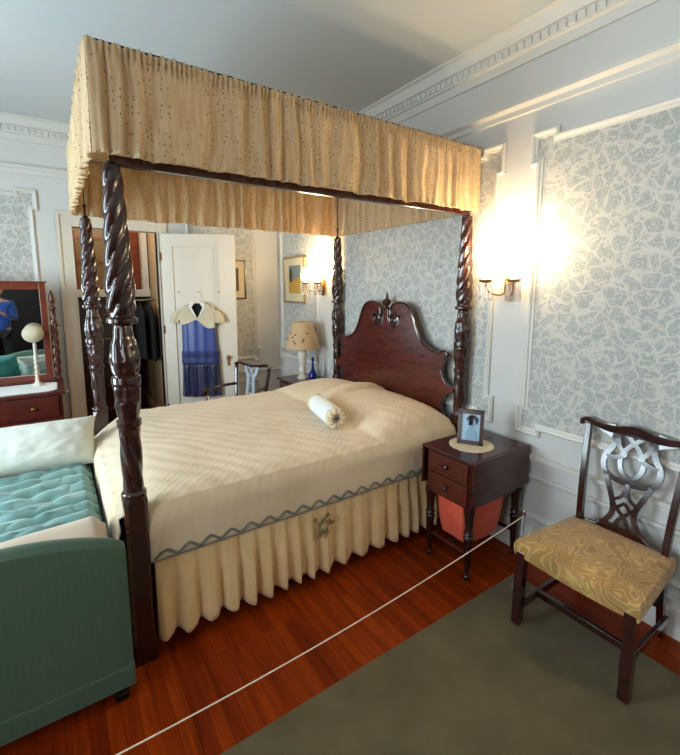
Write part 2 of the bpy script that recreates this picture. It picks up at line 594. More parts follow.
def eared(a0, a1, z0, z1, e=.04, la=.17, lz=.19):
    return [(a0, z0), (a0+la, z0), (a0+la, z0+e), (a1-la, z0+e), (a1-la, z0), (a1, z0), (a1, z0+lz), (a1-e, z0+lz), (a1-e, z1-lz), (a1, z1-lz),
            (a1, z1), (a1-la, z1), (a1-la, z1-e), (a0+la, z1-e), (a0+la, z1), (a0, z1), (a0, z1-lz), (a0+e, z1-lz), (a0+e, z0+lz), (a0, z0+lz)]
def inset(poly, d):
    out = []; n = len(poly)
    for i in range(n):
        p0, p1, p2 = Vector(poly[i-1]), Vector(poly[i]), Vector(poly[(i+1) % n])
        e1 = (p1-p0).normalized(); e2 = (p2-p1).normalized()
        n1 = Vector((-e1.y, e1.x)); n2 = Vector((-e2.y, e2.x))
        k = 1+n1.dot(n2)
        out.append(tuple(p1+(n1+n2)/k*d))
    return out
def wall_panel(wall, poly, num, parent, paper=True, wd=.04):
    prof = [(0, 0), (0, .016), (.010, .024), (.022, .020), (.028, .010), (wd, .008), (wd, 0)]
    rings = [inset(poly, d) for d, h in prof]
    def mp(a, z, h):
        return (XW-h, a, z) if wall == 'right' else (a, YW-h, z)
    mb = MB(); n = len(poly); base = len(mb.v)
    for (d, h), ring in zip(prof, rings):
        mb.v += [mp(a, z, h) for a, z in ring]
    for i in range(len(prof)-1):
        for j in range(n):
            a = base+i*n+j; b = base+i*n+(j+1) % n
            mb.f.append((a, b, b+n, a+n))
    struct('trim_%d' % num, mb, 'trim')
    if paper:
        struct('wallpaper', MB().prism(inset(poly, wd-.004), lambda a, z, t: mp(a, z, t), 0, .003), 'paper', parent)
wall_panel('right', eared(-1.9, -.53, .80, 2.626), 8, wr)
wall_panel('right', eared(-.35, 1.578, .80, 2.626), 9, wr)
wall_panel('right', eared(1.752, 3.83, .80, 2.626), 10, wr)
wall_panel('right', eared(4.0, 5.0, .80, 2.626, la=.1), 11, wr)
wall_panel('back', eared(1.27, 2.19, .78, 2.626, la=.1), 12, wb)
wall_panel('back', eared(-1.9, -.045, .80, 2.626), 13, wb)
def rect(a0, a1, z0, z1):
    return [(a0, z0), (a1, z0), (a1, z1), (a0, z1)]
k = 14
for a0, a1 in ((-1.9, -.53), (-.35, 1.578), (1.752, 3.83), (4.0, 5.0)):
    wall_panel('right', rect(a0+.03, a1-.03, .26, .55), k, wr, False, .035); k += 1
for a0, a1 in ((1.27, 2.19), (-1.9, -.045)):
    wall_panel('back', rect(a0+.03, a1-.03, .26, .55), k, wb, False, .035); k += 1

# closet doorway casing
ca = MB()
ca.box(OX0-.115, OX0, YW-.022, YW, 0, OZ+.115).box(OX1, OX1+.10, YW-.022, YW, 0, OZ+.115).box(OX0, OX1, YW-.022, YW, OZ, OZ+.115)
ca.box(OX0-.135, OX0-.10, YW-.034, YW, 0, OZ+.14).box(OX0-.135, OX1+.12, YW-.04, YW, OZ+.105, OZ+.14)
ca.box(OX0-.012, OX0, YW-.03, YW+.12, 0, OZ).box(OX1, OX1+.012, YW-.03, YW+.12, 0, OZ)
struct('trim_20', ca, M['door'], bevel=.004)
# closet interior
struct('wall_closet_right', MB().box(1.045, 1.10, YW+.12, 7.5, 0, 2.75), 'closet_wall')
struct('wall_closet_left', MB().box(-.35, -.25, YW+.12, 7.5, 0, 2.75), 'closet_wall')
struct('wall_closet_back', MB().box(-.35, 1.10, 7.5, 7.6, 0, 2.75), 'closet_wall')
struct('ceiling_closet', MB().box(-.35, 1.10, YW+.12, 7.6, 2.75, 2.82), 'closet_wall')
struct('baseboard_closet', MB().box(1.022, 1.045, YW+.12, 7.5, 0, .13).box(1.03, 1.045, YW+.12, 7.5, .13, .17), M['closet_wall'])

# the open door leaf
HX, HY = 1.03, 5.035
dd = Vector((.88, -.475, 0)).normalized(); dn = Vector((-.475, -.88, 0)).normalized()
drz = math.atan2(dd.y, dd.x)
door = bpy.data.objects.new('door_1', None); COL.objects.link(door)
door.location = (HX, HY, 0); door.rotation_euler = (0, 0, drz)
RM[door.name] = Matrix.Translation(Vector((HX, HY, 0))) @ Matrix.Rotation(drz, 4, 'Z')
door['kind'] = 'structure'
# local: x along leaf, -y toward the room
lf = MB().box(0, .79, -.012, .028, .015, 2.295)
lf.box(0, .11, -.02, -.012, .015, 2.295).box(.60, .79, -.02, -.012, .015, 2.295).box(.11, .60, -.02, -.012, 2.17, 2.295).box(.11, .60, -.02, -.012, .015, .22)
for q in ((.11, .125, .22, 2.17), (.585, .60, .22, 2.17), (.11, .60, 2.155, 2.17), (.11, .60, .22, .235)):
    lf.box(q[0], q[1], -.026, -.012, q[2], q[3])
lf.build('leaf', 'door', door, smooth=False, local=True, bevel=.002, kind='structure')
hb = MB()
hb.box(.675, .705, -.026, -.02, .83, .95)
hb.tube([(.69, -.02, .93), (.69, -.055, .93)], .008)
hb.ball((.69, -.062, .93), .02, 8)
hb.ball((.69, -.03, .855), .010, 6)
hb.build('door_handle', 'brass', door, local=True, kind='structure')
for z in (.35, 1.25, 2.05):
    MB().tube([(0.0, -.026, z-.045), (0.0, -.026, z+.045)], .009).build('hinge', 'brass', door, local=True, kind='structure')
hk = MB()
for t in (.17, .387, .605):
    hk.tube([(t, -.018, 1.665), (t, -.034, 1.665), (t, -.040, 1.672)], .005, 6)
hk.build('peg', 'brass', door, local=True, kind='structure')

# ------------------------------------------------------------ canopy bed
PX0, PX1, PY0, PY1 = .238, 2.385, 1.991, 3.58
bed = thing('canopy_bed', 'dark carved mahogany four-poster bed with tan fabric canopy valance', 'bed', ((PX0+PX1)/2, (PY0+PY1)/2, 0))
PT = [(.80, .052), (.82, .052), (.83, .042), (.90, .041), (1.08, .043), (1.115, .044), (1.125, .050), (1.15, .050), (1.155, .040), (1.18, .043), (1.25, .050), (1.305, .054),
      (1.312, .058), (1.34, .058), (1.347, .048), (1.36, .050), (1.42, .056), (1.47, .050), (1.52, .038), (1.56, .036), (1.572, .060), (1.588, .060), (1.598, .046),
      (1.64, .052), (1.72, .053), (1.85, .047), (2.0, .041), (2.12, .036), (2.2, .033)]
def relief(z, t):
    if z < .83: return 0
    if z < 1.11:
        e = smooth(.83, .87, z)*(1-smooth(1.08, 1.11, z))
        return e*.16*(abs(math.sin(2*(t+z*9)))-.6)
    if z < 1.157: return 0
    if z < 1.31:
        e = smooth(1.157, 1.18, z)*(1-smooth(1.295, 1.31, z))
        return e*.15*(abs(math.cos(3*t+(.5*PI if int((z-1.157)/.075) % 2 else 0)))-.5)
    if z < 1.345: return 0
    if z < 1.57:
        e = smooth(1.345, 1.37, z)*(1-smooth(1.54, 1.565, z))
        return e*.20*(abs(math.cos(3*(t+math.sin((z-1.345)*9)*.5)))**.7-.55)
    if z < 1.60: return 0
    e = smooth(1.60, 1.63, z)*(1-smooth(2.17, 2.2, z)*.6)
    return e*(.24*(abs(math.sin(2*t-z*30))**.8-.6)+.035*math.sin(10*t-z*60))
for (px, py) in ((PX0, PY0), (PX0, PY1), (PX1, PY0), (PX1, PY1)):
    mb = MB()
    prof = [(0.80+1.40*i/300, 0) for i in range(301)]
    prof = [(z, interp(PT, z)) for z, _ in prof]
    mb.lathe(prof, (px, py, 0), 40, relief)
    a = .047; c = .016
    def octa(a, c, z):
        return [(px+x, py+y, z) for x, y in ((-a+c, -a), (a-c, -a), (a, -a+c), (a, a-c), (a-c, a), (-a+c, a), (-a, a-c), (-a, -a+c))]
    mb.loft([octa(.054, .012, 0), octa(.054, .012, .10), octa(.047, .014, .14), octa(.047, .014, .75), octa(.050, .018, .78), octa(.045, .022, .81)])
    o = mb.build('bed_post', 'post', bed)
    MB().lathe([(2.2, .012), (2.205, .02), (2.215, .02), (2.22, .007), (2.27, .007), (2.285, .012), (2.30, .003)], (px, py, 0), 10).build('finial_pin', 'blackmetal', o)
tr = MB()
tr.box(PX0, PX1, PY0-.018, PY0+.018, 2.203, 2.24)
tr.build('tester_rail', 'post', bed, smooth=False, bevel=.004)
tf = MB()
VX0, VX1, VY0, VY1 = .17, 2.415, 1.925, 3.63
for y in (VY0+.012, VY1-.012):
    tf.box(VX0, VX1, y-.008, y+.008, 2.605, 2.632)
for x in (VX0+.012, VX1-.012, .72, 1.28, 1.85):
    tf.box(x-.008, x+.008, VY0, VY1, 2.605, 2.632)
for x in (PX0, PX1):
    for y in (PY0, PY1):
        tf.box(x-.003, x+.003, y-.003, y+.003, 2.24, 2.61)
tf.build('top_frame', 'blackmetal', bed, smooth=False)
sr = MB()
for y in (PY0+.03, PY1-.03):
    sr.box(PX0, PX1, y-.018, y+.018, .28, .42)
sr.box(PX0-.018, PX0+.018, PY0, PY1, .28, .42)
sr.build('side_rail', 'mahogany', bed, smooth=False)
# gathered valance, four sides, hanging from the top frame
def valance(p0, p1, out, seed):
    p0 = Vector(p0); p1 = Vector(p1); out = Vector(out); L = (p1-p0).length; D = (p1-p0)/L
    nf = L*13
    def fn(u, v):
        s = u*L
        ph = 2*PI*(s*8.5+1.6*nz(s*2.4, seed, 0)+.25*nz(s*6, v*1.5, seed))
        hang = smooth(0.0, .25, v)
        amp = .003+.012*hang*max(.15, .8+1.3*nz(s*3.5, seed, 3))
        d = amp*(math.sin(ph)+.35*math.sin(2.3*ph+1))+.010*v
        d += (.006+.004*nz(s*8, seed, 11))*math.sin(2*PI*s*46+3*nz(s*9, seed, 1))*(1-smooth(.08, .24, v))
        if v < .06: d += .010*math.sin(PI*min(1, v/.06))
        if v > .93: d += .006*math.sin(2*PI*s*26+seed)*(v-.93)/.07
        z = 2.628-(.405+.010*nz(s*6, seed, 7))*v+.005*math.sin(2*PI*s*23+4*nz(s*5, seed, 2))*(1-smooth(0, .05, v))
        e = min(s, L-s)
        d *= smooth(-.02, .05, e)
        return p0+D*s+out*d+Vector((0, 0, z))
    return fn, int(L*330)
mb = MB()
for p0, p1, out, sd in (((VX0, VY0, 0), (VX1, VY0, 0), (0, -1, 0), 1), ((VX0, VY1, 0), (VX1, VY1, 0), (0, 1, 0), 5),
                        ((VX0, VY0, 0), (VX0, VY1, 0), (-1, 0, 0), 9), ((VX1, VY0, 0), (VX1, VY1, 0), (1, 0, 0), 13)):
    fn, n = valance(p0, p1, out, sd)
    mb.grid(fn, n, 26)
mb.build('valance', 'valance', bed, solid=.0025)
MB().grid(lambda u, v: (VX0+.01+(VX1-VX0-.02)*u, VY0+.01+(VY1-VY0-.02)*v, 2.602-.012*math.sin(PI*u)*math.sin(PI*v)+.002*math.sin(u*160)), 120, 20).build('tester_cloth', 'testercloth', bed, solid=.002)

# headboard, half outline (distance from the middle, height)
HB = [(0, 1.545), (.028, 1.545), (.028, 1.47), (.045, 1.415), (.085, 1.385), (.13, 1.39), (.163, 1.42), (.172, 1.465), (.158, 1.505), (.13, 1.518), (.112, 1.502), (.118, 1.478), (.104, 1.458),
      (.080, 1.468), (.066, 1.505), (.074, 1.553), (.11, 1.588), (.17, 1.600), (.23, 1.594), (.28, 1.57), (.32, 1.52), (.355, 1.445), (.39, 1.37), (.44, 1.305), (.50, 1.268), (.57, 1.246),
      (.62, 1.243), (.655, 1.262), (.69, 1.255), (.70, 1.228), (.675, 1.205), (.652, 1.165), (.645, 1.11), (.66, 1.06), (.69, 1.025), (.735, 1.005), (.765, 1.0), (.765, .965), (.72, .955), (.68, .93),
      (.652, .885), (.648, .84), (.665, .79), (.70, .765), (.765, .755), (.765, .42)]
yc = (PY0+PY1)/2
poly = [(yc+a, z) for a, z in HB]+[(yc-a, z) for a, z in reversed(HB[1:])]
hbm = MB().prism(poly, lambda a, z, t: (t, a, z), 2.345, 2.378)
hd = hbm.build('headboard', 'headboard', bed, smooth=False, bevel=.004)
ml = MB()
for sg in (1, -1):
    pts = [(2.341, yc+sg*a, z) for a, z in HB[12:31]]
    ml.tube(spline(pts, 4), .010, 8, 1.0)
    # scroll volutes
    sp = []
    for i in range(40):
        t = i/39*2.6*PI
        r = .058*(1-i/39*.72)
        sp.append((2.335, yc+sg*(.112+r*math.cos(t)), 1.455+.0+r*math.sin(t)))
    ml.tube(sp, [.014-.006*i/39 for i in range(40)], 8)
    ml.ball((2.332, yc+sg*.112, 1.455), .018, 7)
ml.build('scroll_moulding', 'post', hd)
MB().lathe([(1.54, .03), (1.55, .034), (1.556, .018), (1.57, .014), (1.585, .034), (1.605, .040), (1.62, .030), (1.628, .012), (1.64, .014), (1.655, .010), (1.67, .006), (1.69, .002)], (2.36, yc, 0), 14).build('finial', 'post', hd)

# ------------------------------------------------------------ bedspread with covered pillows, skirt and trim
SX0, SX1, SY0, SY1 = .145, 2.325, 1.955, 3.615
HZ = .475
def top(x, y):
    z = .762+.030*(1-((y-yc)/.83)**2)-.02*smooth(.5, .14, x)-.07*smooth(.45, .14, x)*smooth(3.2, 3.6, y)
    for cy, hh in ((3.11, .095), (2.43, .120)):
        a = max(0, 1-(abs(x-2.0)/.34)**2.4); b = max(0, 1-(abs(y-cy)/.43)**3.2)
        z = max(z, z+hh*(a*b)**.6)
    z += .005*nz(x*5, y*5, 1)+.0025*math.sin((x*1.0+y*.8)*55+3*nz(x*3, y*3, 4))
    return z
R0 = .045
def fold(s, lo, hi, drop):
    # s runs from -1 (hem) over the top to +1 ; returns position, drop fraction
    pass
NX, NY = 150, 150
xs = [('d', k/14) for k in range(14, 0, -1)]+[('t', k/120) for k in range(121)]
ys = [('n', k/14) for k in range(14, 0, -1)]+[('t', k/100) for k in range(101)]+[('f', k/14) for k in range(1, 15)]
sp = MB()
def vert(a, b):
    (ka, fa), (kb, fb) = a, b
    x = SX0+.03+(SX1-SX0-.03)*fa if ka == 't' else SX0+.03
    y = SY0+.03+(SY1-SY0-.06)*fb if kb == 't' else (SY0+.03 if kb == 'n' else SY1-.03)
    z = top(x, y)
    # soften the edges
    ex = smooth(0, .06, x-SX0-.03) if ka == 't' else 0
    ed = min(y-SY0-.03, SY1-.03-y)
    ey = smooth(0, .06, ed) if kb == 't' else 0
    z -= .022*(1-ex)+.022*(1-ey)+.05*(1-smooth(.0, .22, x-SX0-.03))
    if kb != 't':
        f = fb; o = .03*math.sin(min(1, f*3)*PI/2)+.006*nz(x*4, f*2, 8)
        y += -o if kb == 'n' else o
        z = z+(HZ-z)*f
    if ka == 'd' and kb == 't':
        y -= .155*smooth(0, .3, fa)*smooth(.25, 0, y-SY0-.03)
        y += .03*smooth(0, .3, fa)*smooth(.25, 0, SY1-.03-y)
    if ka == 'd':
        f = fa; o = .03*math.sin(min(1, f*3)*PI/2)+.006*nz(y*4, f*2, 9)
        x -= o
        z = min(z, z+(HZ-z)*f)
    return (x, y, z)
for a in xs:
    for b in ys:
        sp.v.append(vert(a, b))
nb = len(ys)
for i in range(len(xs)-1):
    for j in range(nb-1):
        q = (i*nb+j, (i+1)*nb+j, (i+1)*nb+j+1, i*nb+j+1)
        c = [sum(sp.v[t][k] for t in q)/4 for k in range(3)]
        ax_ = xs[i][0] == 'd'; by_ = ys[j][0] != 't' and ys[j+1][0] != 't' or (ys[j][0] == 'n') or (ys[j+1][0] == 'f')
        if ax_ and by_: continue
        if by_ and c[0] < .276: continue
        if not ax_ and c[0] < .290 and (c[1] < 2.045 or c[1] > 3.525): continue
        sp.f.append(q)
spread = sp.build('bedspread', 'spread', None, solid=.006)
tag(spread, 'cream quilted bedspread over pillows on the four-poster bed, with a ruffled skirt', 'bedspread')
def skirt_fn(p0, p1, out, seed, z0=HZ+.004):
    p0 = Vector(p0); p1 = Vector(p1); out = Vector(out); L = (p1-p0).length; D = (p1-p0)/L
    def fn(u, v):
        s = u*L
        ph = 2*PI*(s*9.5+1.2*nz(s*1.7, seed, 0))
        e = min(1, min(s, L-s)/.04)
        amp = (.004+.024*smooth(0, .8, v)*(.75+.7*nz(s*3, seed, 2)))
        d = amp*(math.sin(ph)+.3*math.sin(2.1*ph))+.012*v
        d += .003*math.sin(2*PI*s*34)*(1-smooth(0, .3, v))
        z = z0-(.395+.012*nz(s*5, seed, 5)+.01*math.sin(ph))*v
        return p0+D*s+out*d*(.3+.7*e)+Vector((0, 0, z))
    return fn, int(L*110)
sk = MB()
for p0, p1, out, sd in (((.298, SY0+.002, 0), (2.32, SY0+.002, 0), (0, -1, 0), 2), ((.298, SY1-.002, 0), (2.32, SY1-.002, 0), (0, 1, 0), 4), ((SX0+.012, 1.91, 0), (SX0+.012, 3.575, 0), (-.3, 0, 0), 6)):
    fn, n = skirt_fn(p0, p1, out, sd)
    sk.grid(fn, n, 14)
sk.build('skirt', 'skirt', spread, solid=.003)
zz = MB()
pts = []
per = .102
nzg = int(2.02/per*2)
for i in range(nzg+1):
    pts.append((.30+i*per/2, SY0-.007, HZ+.028+(.017 if i % 2 else -.013)))
zz.tube(spline(pts, 5), .0068, 6)
zz.tube([(.30, SY0-.008, HZ+.004), (1.3, SY0-.010, HZ+.004), (2.31, SY0-.008, HZ+.004)], .004, 6)
pts = [(SX0-.007, 2.06+i*per/2, HZ+.028+(.017 if i % 2 else -.013)) for i in range(int(1.45/per*2)+1)]
zz.tube(spline(pts, 5), .0068, 6)
zz.build('zigzag_trim', 'trimblue', spread)
em = MB()
random.seed(3)
for i in range(16):
    cx = 1.19+random.uniform(-.06, .06); cz = .40+random.uniform(-.08, .045)
    for k in range(5):
        a = 2*PI*k/5
        em.ball((cx+.008*math.cos(a), SY0-.033, cz+.008*math.sin(a)), .005, 4)
em.build('embroidered_flowers', 'rose_thread', spread)
em = MB()
for i in range(9):
    cx = 1.14+random.uniform(-.02, .06); cz = .34+random.uniform(-.06, .05)
    em.tube([(cx, SY0-.035, cz), (cx+.012, SY0-.036, cz+.02), (cx+.02, SY0-.034, cz+.045)], [.002, .006, .001], 5)
em.build('embroidered_leaves', 'green_thread', spread)

# neck roll on the bed
a0 = Vector((1.59, 2.68, .862)); a1 = Vector((1.50, 2.27, .862))
nr = thing('neck_roll_pillow', 'small white tubular neck roll pillow with lace ends lying on the bedspread', 'pillow', (1.55, 2.44, .80))
D = (a1-a0).normalized()
pts = [a0+(a1-a0)*t for t in (0, .03, .1, .3, .5, .7, .9, .97, 1)]
MB().tube(pts, [0.046, .062, .067, .069, .069, .069, .067, .062, .046], 24).build('roll', 'white_linen', nr)
for c, dr in ((a0, -D), (a1, D)):
    lc = MB()
    U = Vector((0, 0, 1)); S = dr.cross(U).normalized(); U = S.cross(dr).normalized()
    rings = []
    for q, rr in enumerate((.064, .068, .060, .040, .016)):
        ring = []
        for j in range(40):
            t = 2*PI*j/40
            r = rr*(1+(.04 if q < 2 else .07)*math.sin(t*10))
            off = (-.035, -.005, .014, .020, -.004)[q]+.005*math.cos(t*10)
            ring.append(c+dr*off+(S*math.cos(t)+U*math.sin(t))*r)
        rings.append(ring)
    lc.loft(rings, cap=False).build('lace_ruffle', 'doily', nr, solid=.002)
    MB().ball(tuple(c+dr*.006), .014, 7).build('dark_end_hole', 'artdark', nr)  # dark ball stands in for the shaded hole of the lace end

# ------------------------------------------------------------ furniture helpers
def turned_leg(x, y, z0, z1, r, mb=None):
    mb = mb or MB(); h = z1-z0
    prof = [(0, .35), (.02, .55), (.05, .6), (.07, .4), (.1, .5), (.3, .7), (.55, .85), (.6, 1.0), (.63, .7), (.66, 1.0), (.7, .75), (.9, .95), (.93, 1.1), (1, 1.1)]
    mb.lathe([(z0+a*h, b*r) for a, b in prof], (x, y, 0), 14)
    return mb

# ------------------------------------------------------------ drop-leaf sewing table beside the bed
TX0, TX1, TY0, TY1, TZ = 1.875, 2.415, 1.46, 1.835, .745
st = thing('sewing_table', 'dark mahogany drop-leaf sewing table between the bed and the side chair', 'table', ((TX0+TX1)/2, (TY0+TY1)/2, 0))
MB().box(TX0, TX1, TY0, TY1, TZ-.018, TZ).build('table_top', 'mahogany', st, smooth=False, bevel=.004)
for y, s in ((TY0, -1), (TY1, 1)):
    mb = MB()
    mb.box(TX0+.004, TX1-.004, min(y, y+s*.016), max(y, y+s*.016), TZ-.255, TZ-.003)
    mb.build('drop_leaf', 'mahogany', st, smooth=False, bevel=.004)
MB().box(TX0+.025, TX1-.02, TY0+.02, TY1-.02, TZ-.30, TZ-.018).build('case', 'mahogany', st, smooth=False, bevel=.002)
for z0, z1 in ((TZ-.155, TZ-.03), (TZ-.285, TZ-.165)):
    dr = MB().box(TX0+.012, TX0+.03, TY0+.035, TY1-.035, z0, z1).build('drawer', 'headboard', st, smooth=False, bevel=.003)
    MB().lathe([(0, .006), (.008, .006), (.014, .013), (.024, .013), (.028, .006)], (0, 0, 0), 12)
    kb = MB()
    yk, zk = (TY0+TY1)/2, (z0+z1)/2
    rings = []
    for d, r in ((0, .006), (.008, .006), (.014, .014), (.022, .014), (.027, .005)):
        rings.append([(TX0+.012-d, yk+r*math.cos(2*PI*j/12), zk+r*math.sin(2*PI*j/12)) for j in range(12)])
    kb.loft(rings).build('knob', 'chest', dr)
for x in (TX0+.045, TX1-.045):
    for y in (TY0+.035, TY1-.035):
        turned_leg(x, y, 0, TZ-.295, .031).build('leg', 'chest', st)
sh = MB()
for x in (TX0+.045, TX1-.045):
    sh.tube([(x, TY0+.035, .16), (x, (TY0+TY1)/2, .16), (x, TY1-.035, .16)], [.010, .015, .010], 8)
sh.tube([(TX0+.045, (TY0+TY1)/2, .16), (TX1-.045, (TY0+TY1)/2, .16)], .011, 8)
sh.build('stretcher', 'mahogany', st)
bg = MB()
def bagring(f):
    z = .435-.25*f; s_ = 1-.16*f*f
    ring = []
    n = 96
    for j in range(n):
        t = 2*PI*j/n; c, s0 = math.cos(t), math.sin(t)
        k_ = (abs(c)**5+abs(s0)**5)**(-1/5)
        pl = 1+.018*math.sin(t*32)*(1-.3*f)
        ring.append(((TX0+TX1)/2-.02+c*k_*.205*s_*pl, (TY0+TY1)/2+s0*k_*.125*s_*pl, z+.012*math.cos(2*t)*f))
    return ring
bg.loft([bagring(i/10) for i in range(11)])
bag = bg.build('sewing_bag', 'bag', st)
rm = MB()
rg = [(TX0+.055, TY0+.045, .445), (TX0+.055, TY1-.045, .445), (TX1-.09, TY1-.045, .445), (TX1-.09, TY0+.045, .445), (TX0+.055, TY0+.045, .445)]
rm.tube(rg, .006, 6)
rm.build('bag_rim', 'mahogany', st)

dl = MB()
cx, cy = 2.11, 1.655
n = 96; v0 = []
rings = []
for r, z in ((.001, .7485), (.08, .7485), (.13, .7480)):
    rings.append([(cx+r*(1+(.05 if r > .1 else 0)*abs(math.sin(t*PI*2*9/n)))*math.cos(2*PI*t/n), cy+r*1.0*(1+(.05 if r > .1 else 0)*abs(math.sin(t*PI*2*9/n)))*math.sin(2*PI*t/n), z) for t in range(n)])
rings.append([(p[0], p[1], .7452) for p in rings[-1]])
dl.loft(rings)
tag(dl.build('doily', 'doily'), 'round cream crocheted doily on the sewing table', 'doily')

# framed photograph standing on the doily
pf = thing('photo_frame', 'small standing photo frame with a portrait on the cream doily', 'picture frame', (2.10, 1.66, .749), math.radians(-58))
# local: x across, front is -y, leaning back slightly
def lean(a, z, t):
    return (a, t+z*.16, z)
def fr(mb, a0, a1, z0, z1, t0, t1):
    mb.prism([(a0, z0), (a1, z0), (a1, z1), (a0, z1)], lean, t0, t1)
mb = MB()
W2, HH = .077, .212
for q in ((-W2, -W2+.022, 0, HH), (W2-.022, W2, 0, HH), (-W2, W2, 0, .024), (-W2, W2, HH-.024, HH)):
    fr(mb, *q, -.008, .010)
f_ = mb.build('frame', 'mahogany', pf, smooth=False, local=True, bevel=.002)
mb = MB(); fr(mb, -W2+.02, W2-.02, .022, HH-.022, 0, .006)
pp = mb.build('photograph', 'photo_bg', pf, smooth=False, local=True)
def blob(mb, cx, cz, rx, rz, t, n=24, wav=0):
    mb.prism([(cx+rx*(1+wav*math.sin(5*2*PI*k/n))*math.cos(2*PI*k/n), cz+rz*math.sin(2*PI*k/n)) for k in range(n)], lean, t-.0006, t)
mb = MB(); blob(mb, .010, .150, .036, .032, -.0006, 24, .05); mb.build('printed_hair', 'photo_dark', pp, smooth=False, local=True)
mb = MB(); blob(mb, .004, .128, .026, .034, -.0014); mb.prism([(-.03, .024), (.05, .024), (.04, .085), (.015, .10), (-.01, .098), (-.028, .08)], lean, -.0012, -.0006)
mb.build('printed_face', 'photo_face', pp, smooth=False, local=True)
MB().prism([(.012, .0), (.10, .0), (.012, .18)], lambda a, z, t: (t, a+.005, z), -.012, .012).build('easel_back', 'chest', pf, smooth=False, local=True)

# ------------------------------------------------------------ Chippendale side chair
ch = thing('side_chair', 'mahogany side chair with pierced splat back and gold damask seat at right', 'chair', (2.12, .885, 0))
SC = .876
def leg4(mb, x0, y0, x1, y1, z0, z1, a, b):
    r0 = [(x0-a, y0-a, z0), (x0+a, y0-a, z0), (x0+a, y0+a, z0), (x0-a, y0+a, z0)]
    r1 = [(x1-b, y1-b, z1), (x1+b, y1-b, z1), (x1+b, y1+b, z1), (x1-b, y1+b, z1)]
    mb.loft([r0, r1]); return mb
for sg in (1, -1):
    leg4(MB(), 1.862, SC+sg*.250, 1.868, SC+sg*.246, .012, .41, .021, .023).build('front_leg', 'chairwood', ch, smooth=False, bevel=.003)
    # rear leg and back upright in one sweep
    pts = spline([(2.395, SC+sg*.196, 0), (2.345, SC+sg*.196, .22), (2.325, SC+sg*.198, .42), (2.335, SC+sg*.205, .62), (2.365, SC+sg*.215, .82), (2.40, SC+sg*.226, .985)], 6)
    n = len(pts)
    MB().strap(pts, [.040-.012*(i/(n-1)) for i in range(n)], .030, (0, 1, 0)).build('rear_upright', 'chairwood', ch, smooth=True, bevel=.003)
    MB().box(1.868, 2.345, SC+sg*.225-.009, SC+sg*.225+.009, .115, .155).build('side_stretcher', 'chairwood', ch, smooth=False, bevel=.002)
MB().box(1.985, 2.01, SC-.222, SC+.222, .12, .155).build('cross_stretcher', 'chairwood', ch, smooth=False, bevel=.002)
MB().box(2.325, 2.345, SC-.19, SC+.19, .18, .215).build('rear_stretcher', 'chairwood', ch, smooth=False, bevel=.002)
# upholstered seat
def seatpt(u, v):
    # u front->back, v across ; rounded cushion
    x = 1.852+u*(2.335-1.852)
    hw = .274+(.232-.274)*u
    y = SC+(v*2-1)*hw
    dome = .022*(1-(2*u-1)**4)*(1-(2*v-1)**4)
    dip = .012*math.cos((v-.5)*PI)*(1-u)
    return x, y, .462+dome-dip*.8
s_ = MB()
n = 26
tp = [[seatpt(i/n, j/n) for j in range(n+1)] for i in range(n+1)]
base = len(s_.v)
for row in tp:
    s_.v += row
for i in range(n):
    for j in range(n):
        a = i*(n+1)+j
        s_.f.append((a, a+n+1, a+n+2, a+1))
per_ = [(0, j) for j in range(n)]+[(i, n) for i in range(n)]+[(n, n-j) for j in range(n)]+[(n-i, 0) for i in range(n)]
rings = []
for dz, o_ in ((0, 0), (-.018, .008), (-.045, .010), (-.075, .004)):
    ring = []
    for (i, j) in per_:
        x, y, z = tp[i][j]
        vx, vy = x-2.087, y-SC
        L = math.hypot(vx, vy)
        ring.append((x+vx/L*o_, y+vy/L*o_, (z if dz == 0 else .462-.010*math.cos((j/n-.5)*PI)*(1-i/n))+dz))
    rings.append(ring)
s_.loft(rings, cap=False)
seat = s_.build('seat', 'seat', ch)
MB().box(1.855, 2.33, SC-.225, SC+.225, .375, .39).build('seat_frame', 'chairwood', ch, smooth=False)
# crest rail, serpentine with curled ears
def crx(h):
    return 2.335+.07*smooth(.5, 1.02, h)
cr = []
for s0, h in ((.262, .972), (.262, .996), (.235, 1.008), (.17, .990), (.10, .985), (.05, .995), (0, 1.004), (-.05, .995), (-.10, .985), (-.17, .990), (-.235, 1.008), (-.262, .996), (-.262, .972)):
    cr.append((2.402, SC+s0, h))
cp = spline(cr, 5)
wd = [.020+.024*math.sin(PI*min(1, max(0, (i/len(cp)-.12)/.76)))+.0 for i in range(len(cp))]
MB().strap(cp, wd, .026, (1, 0, 0)).build('crest_rail', 'chairwood', ch, smooth=True, bevel=.004)
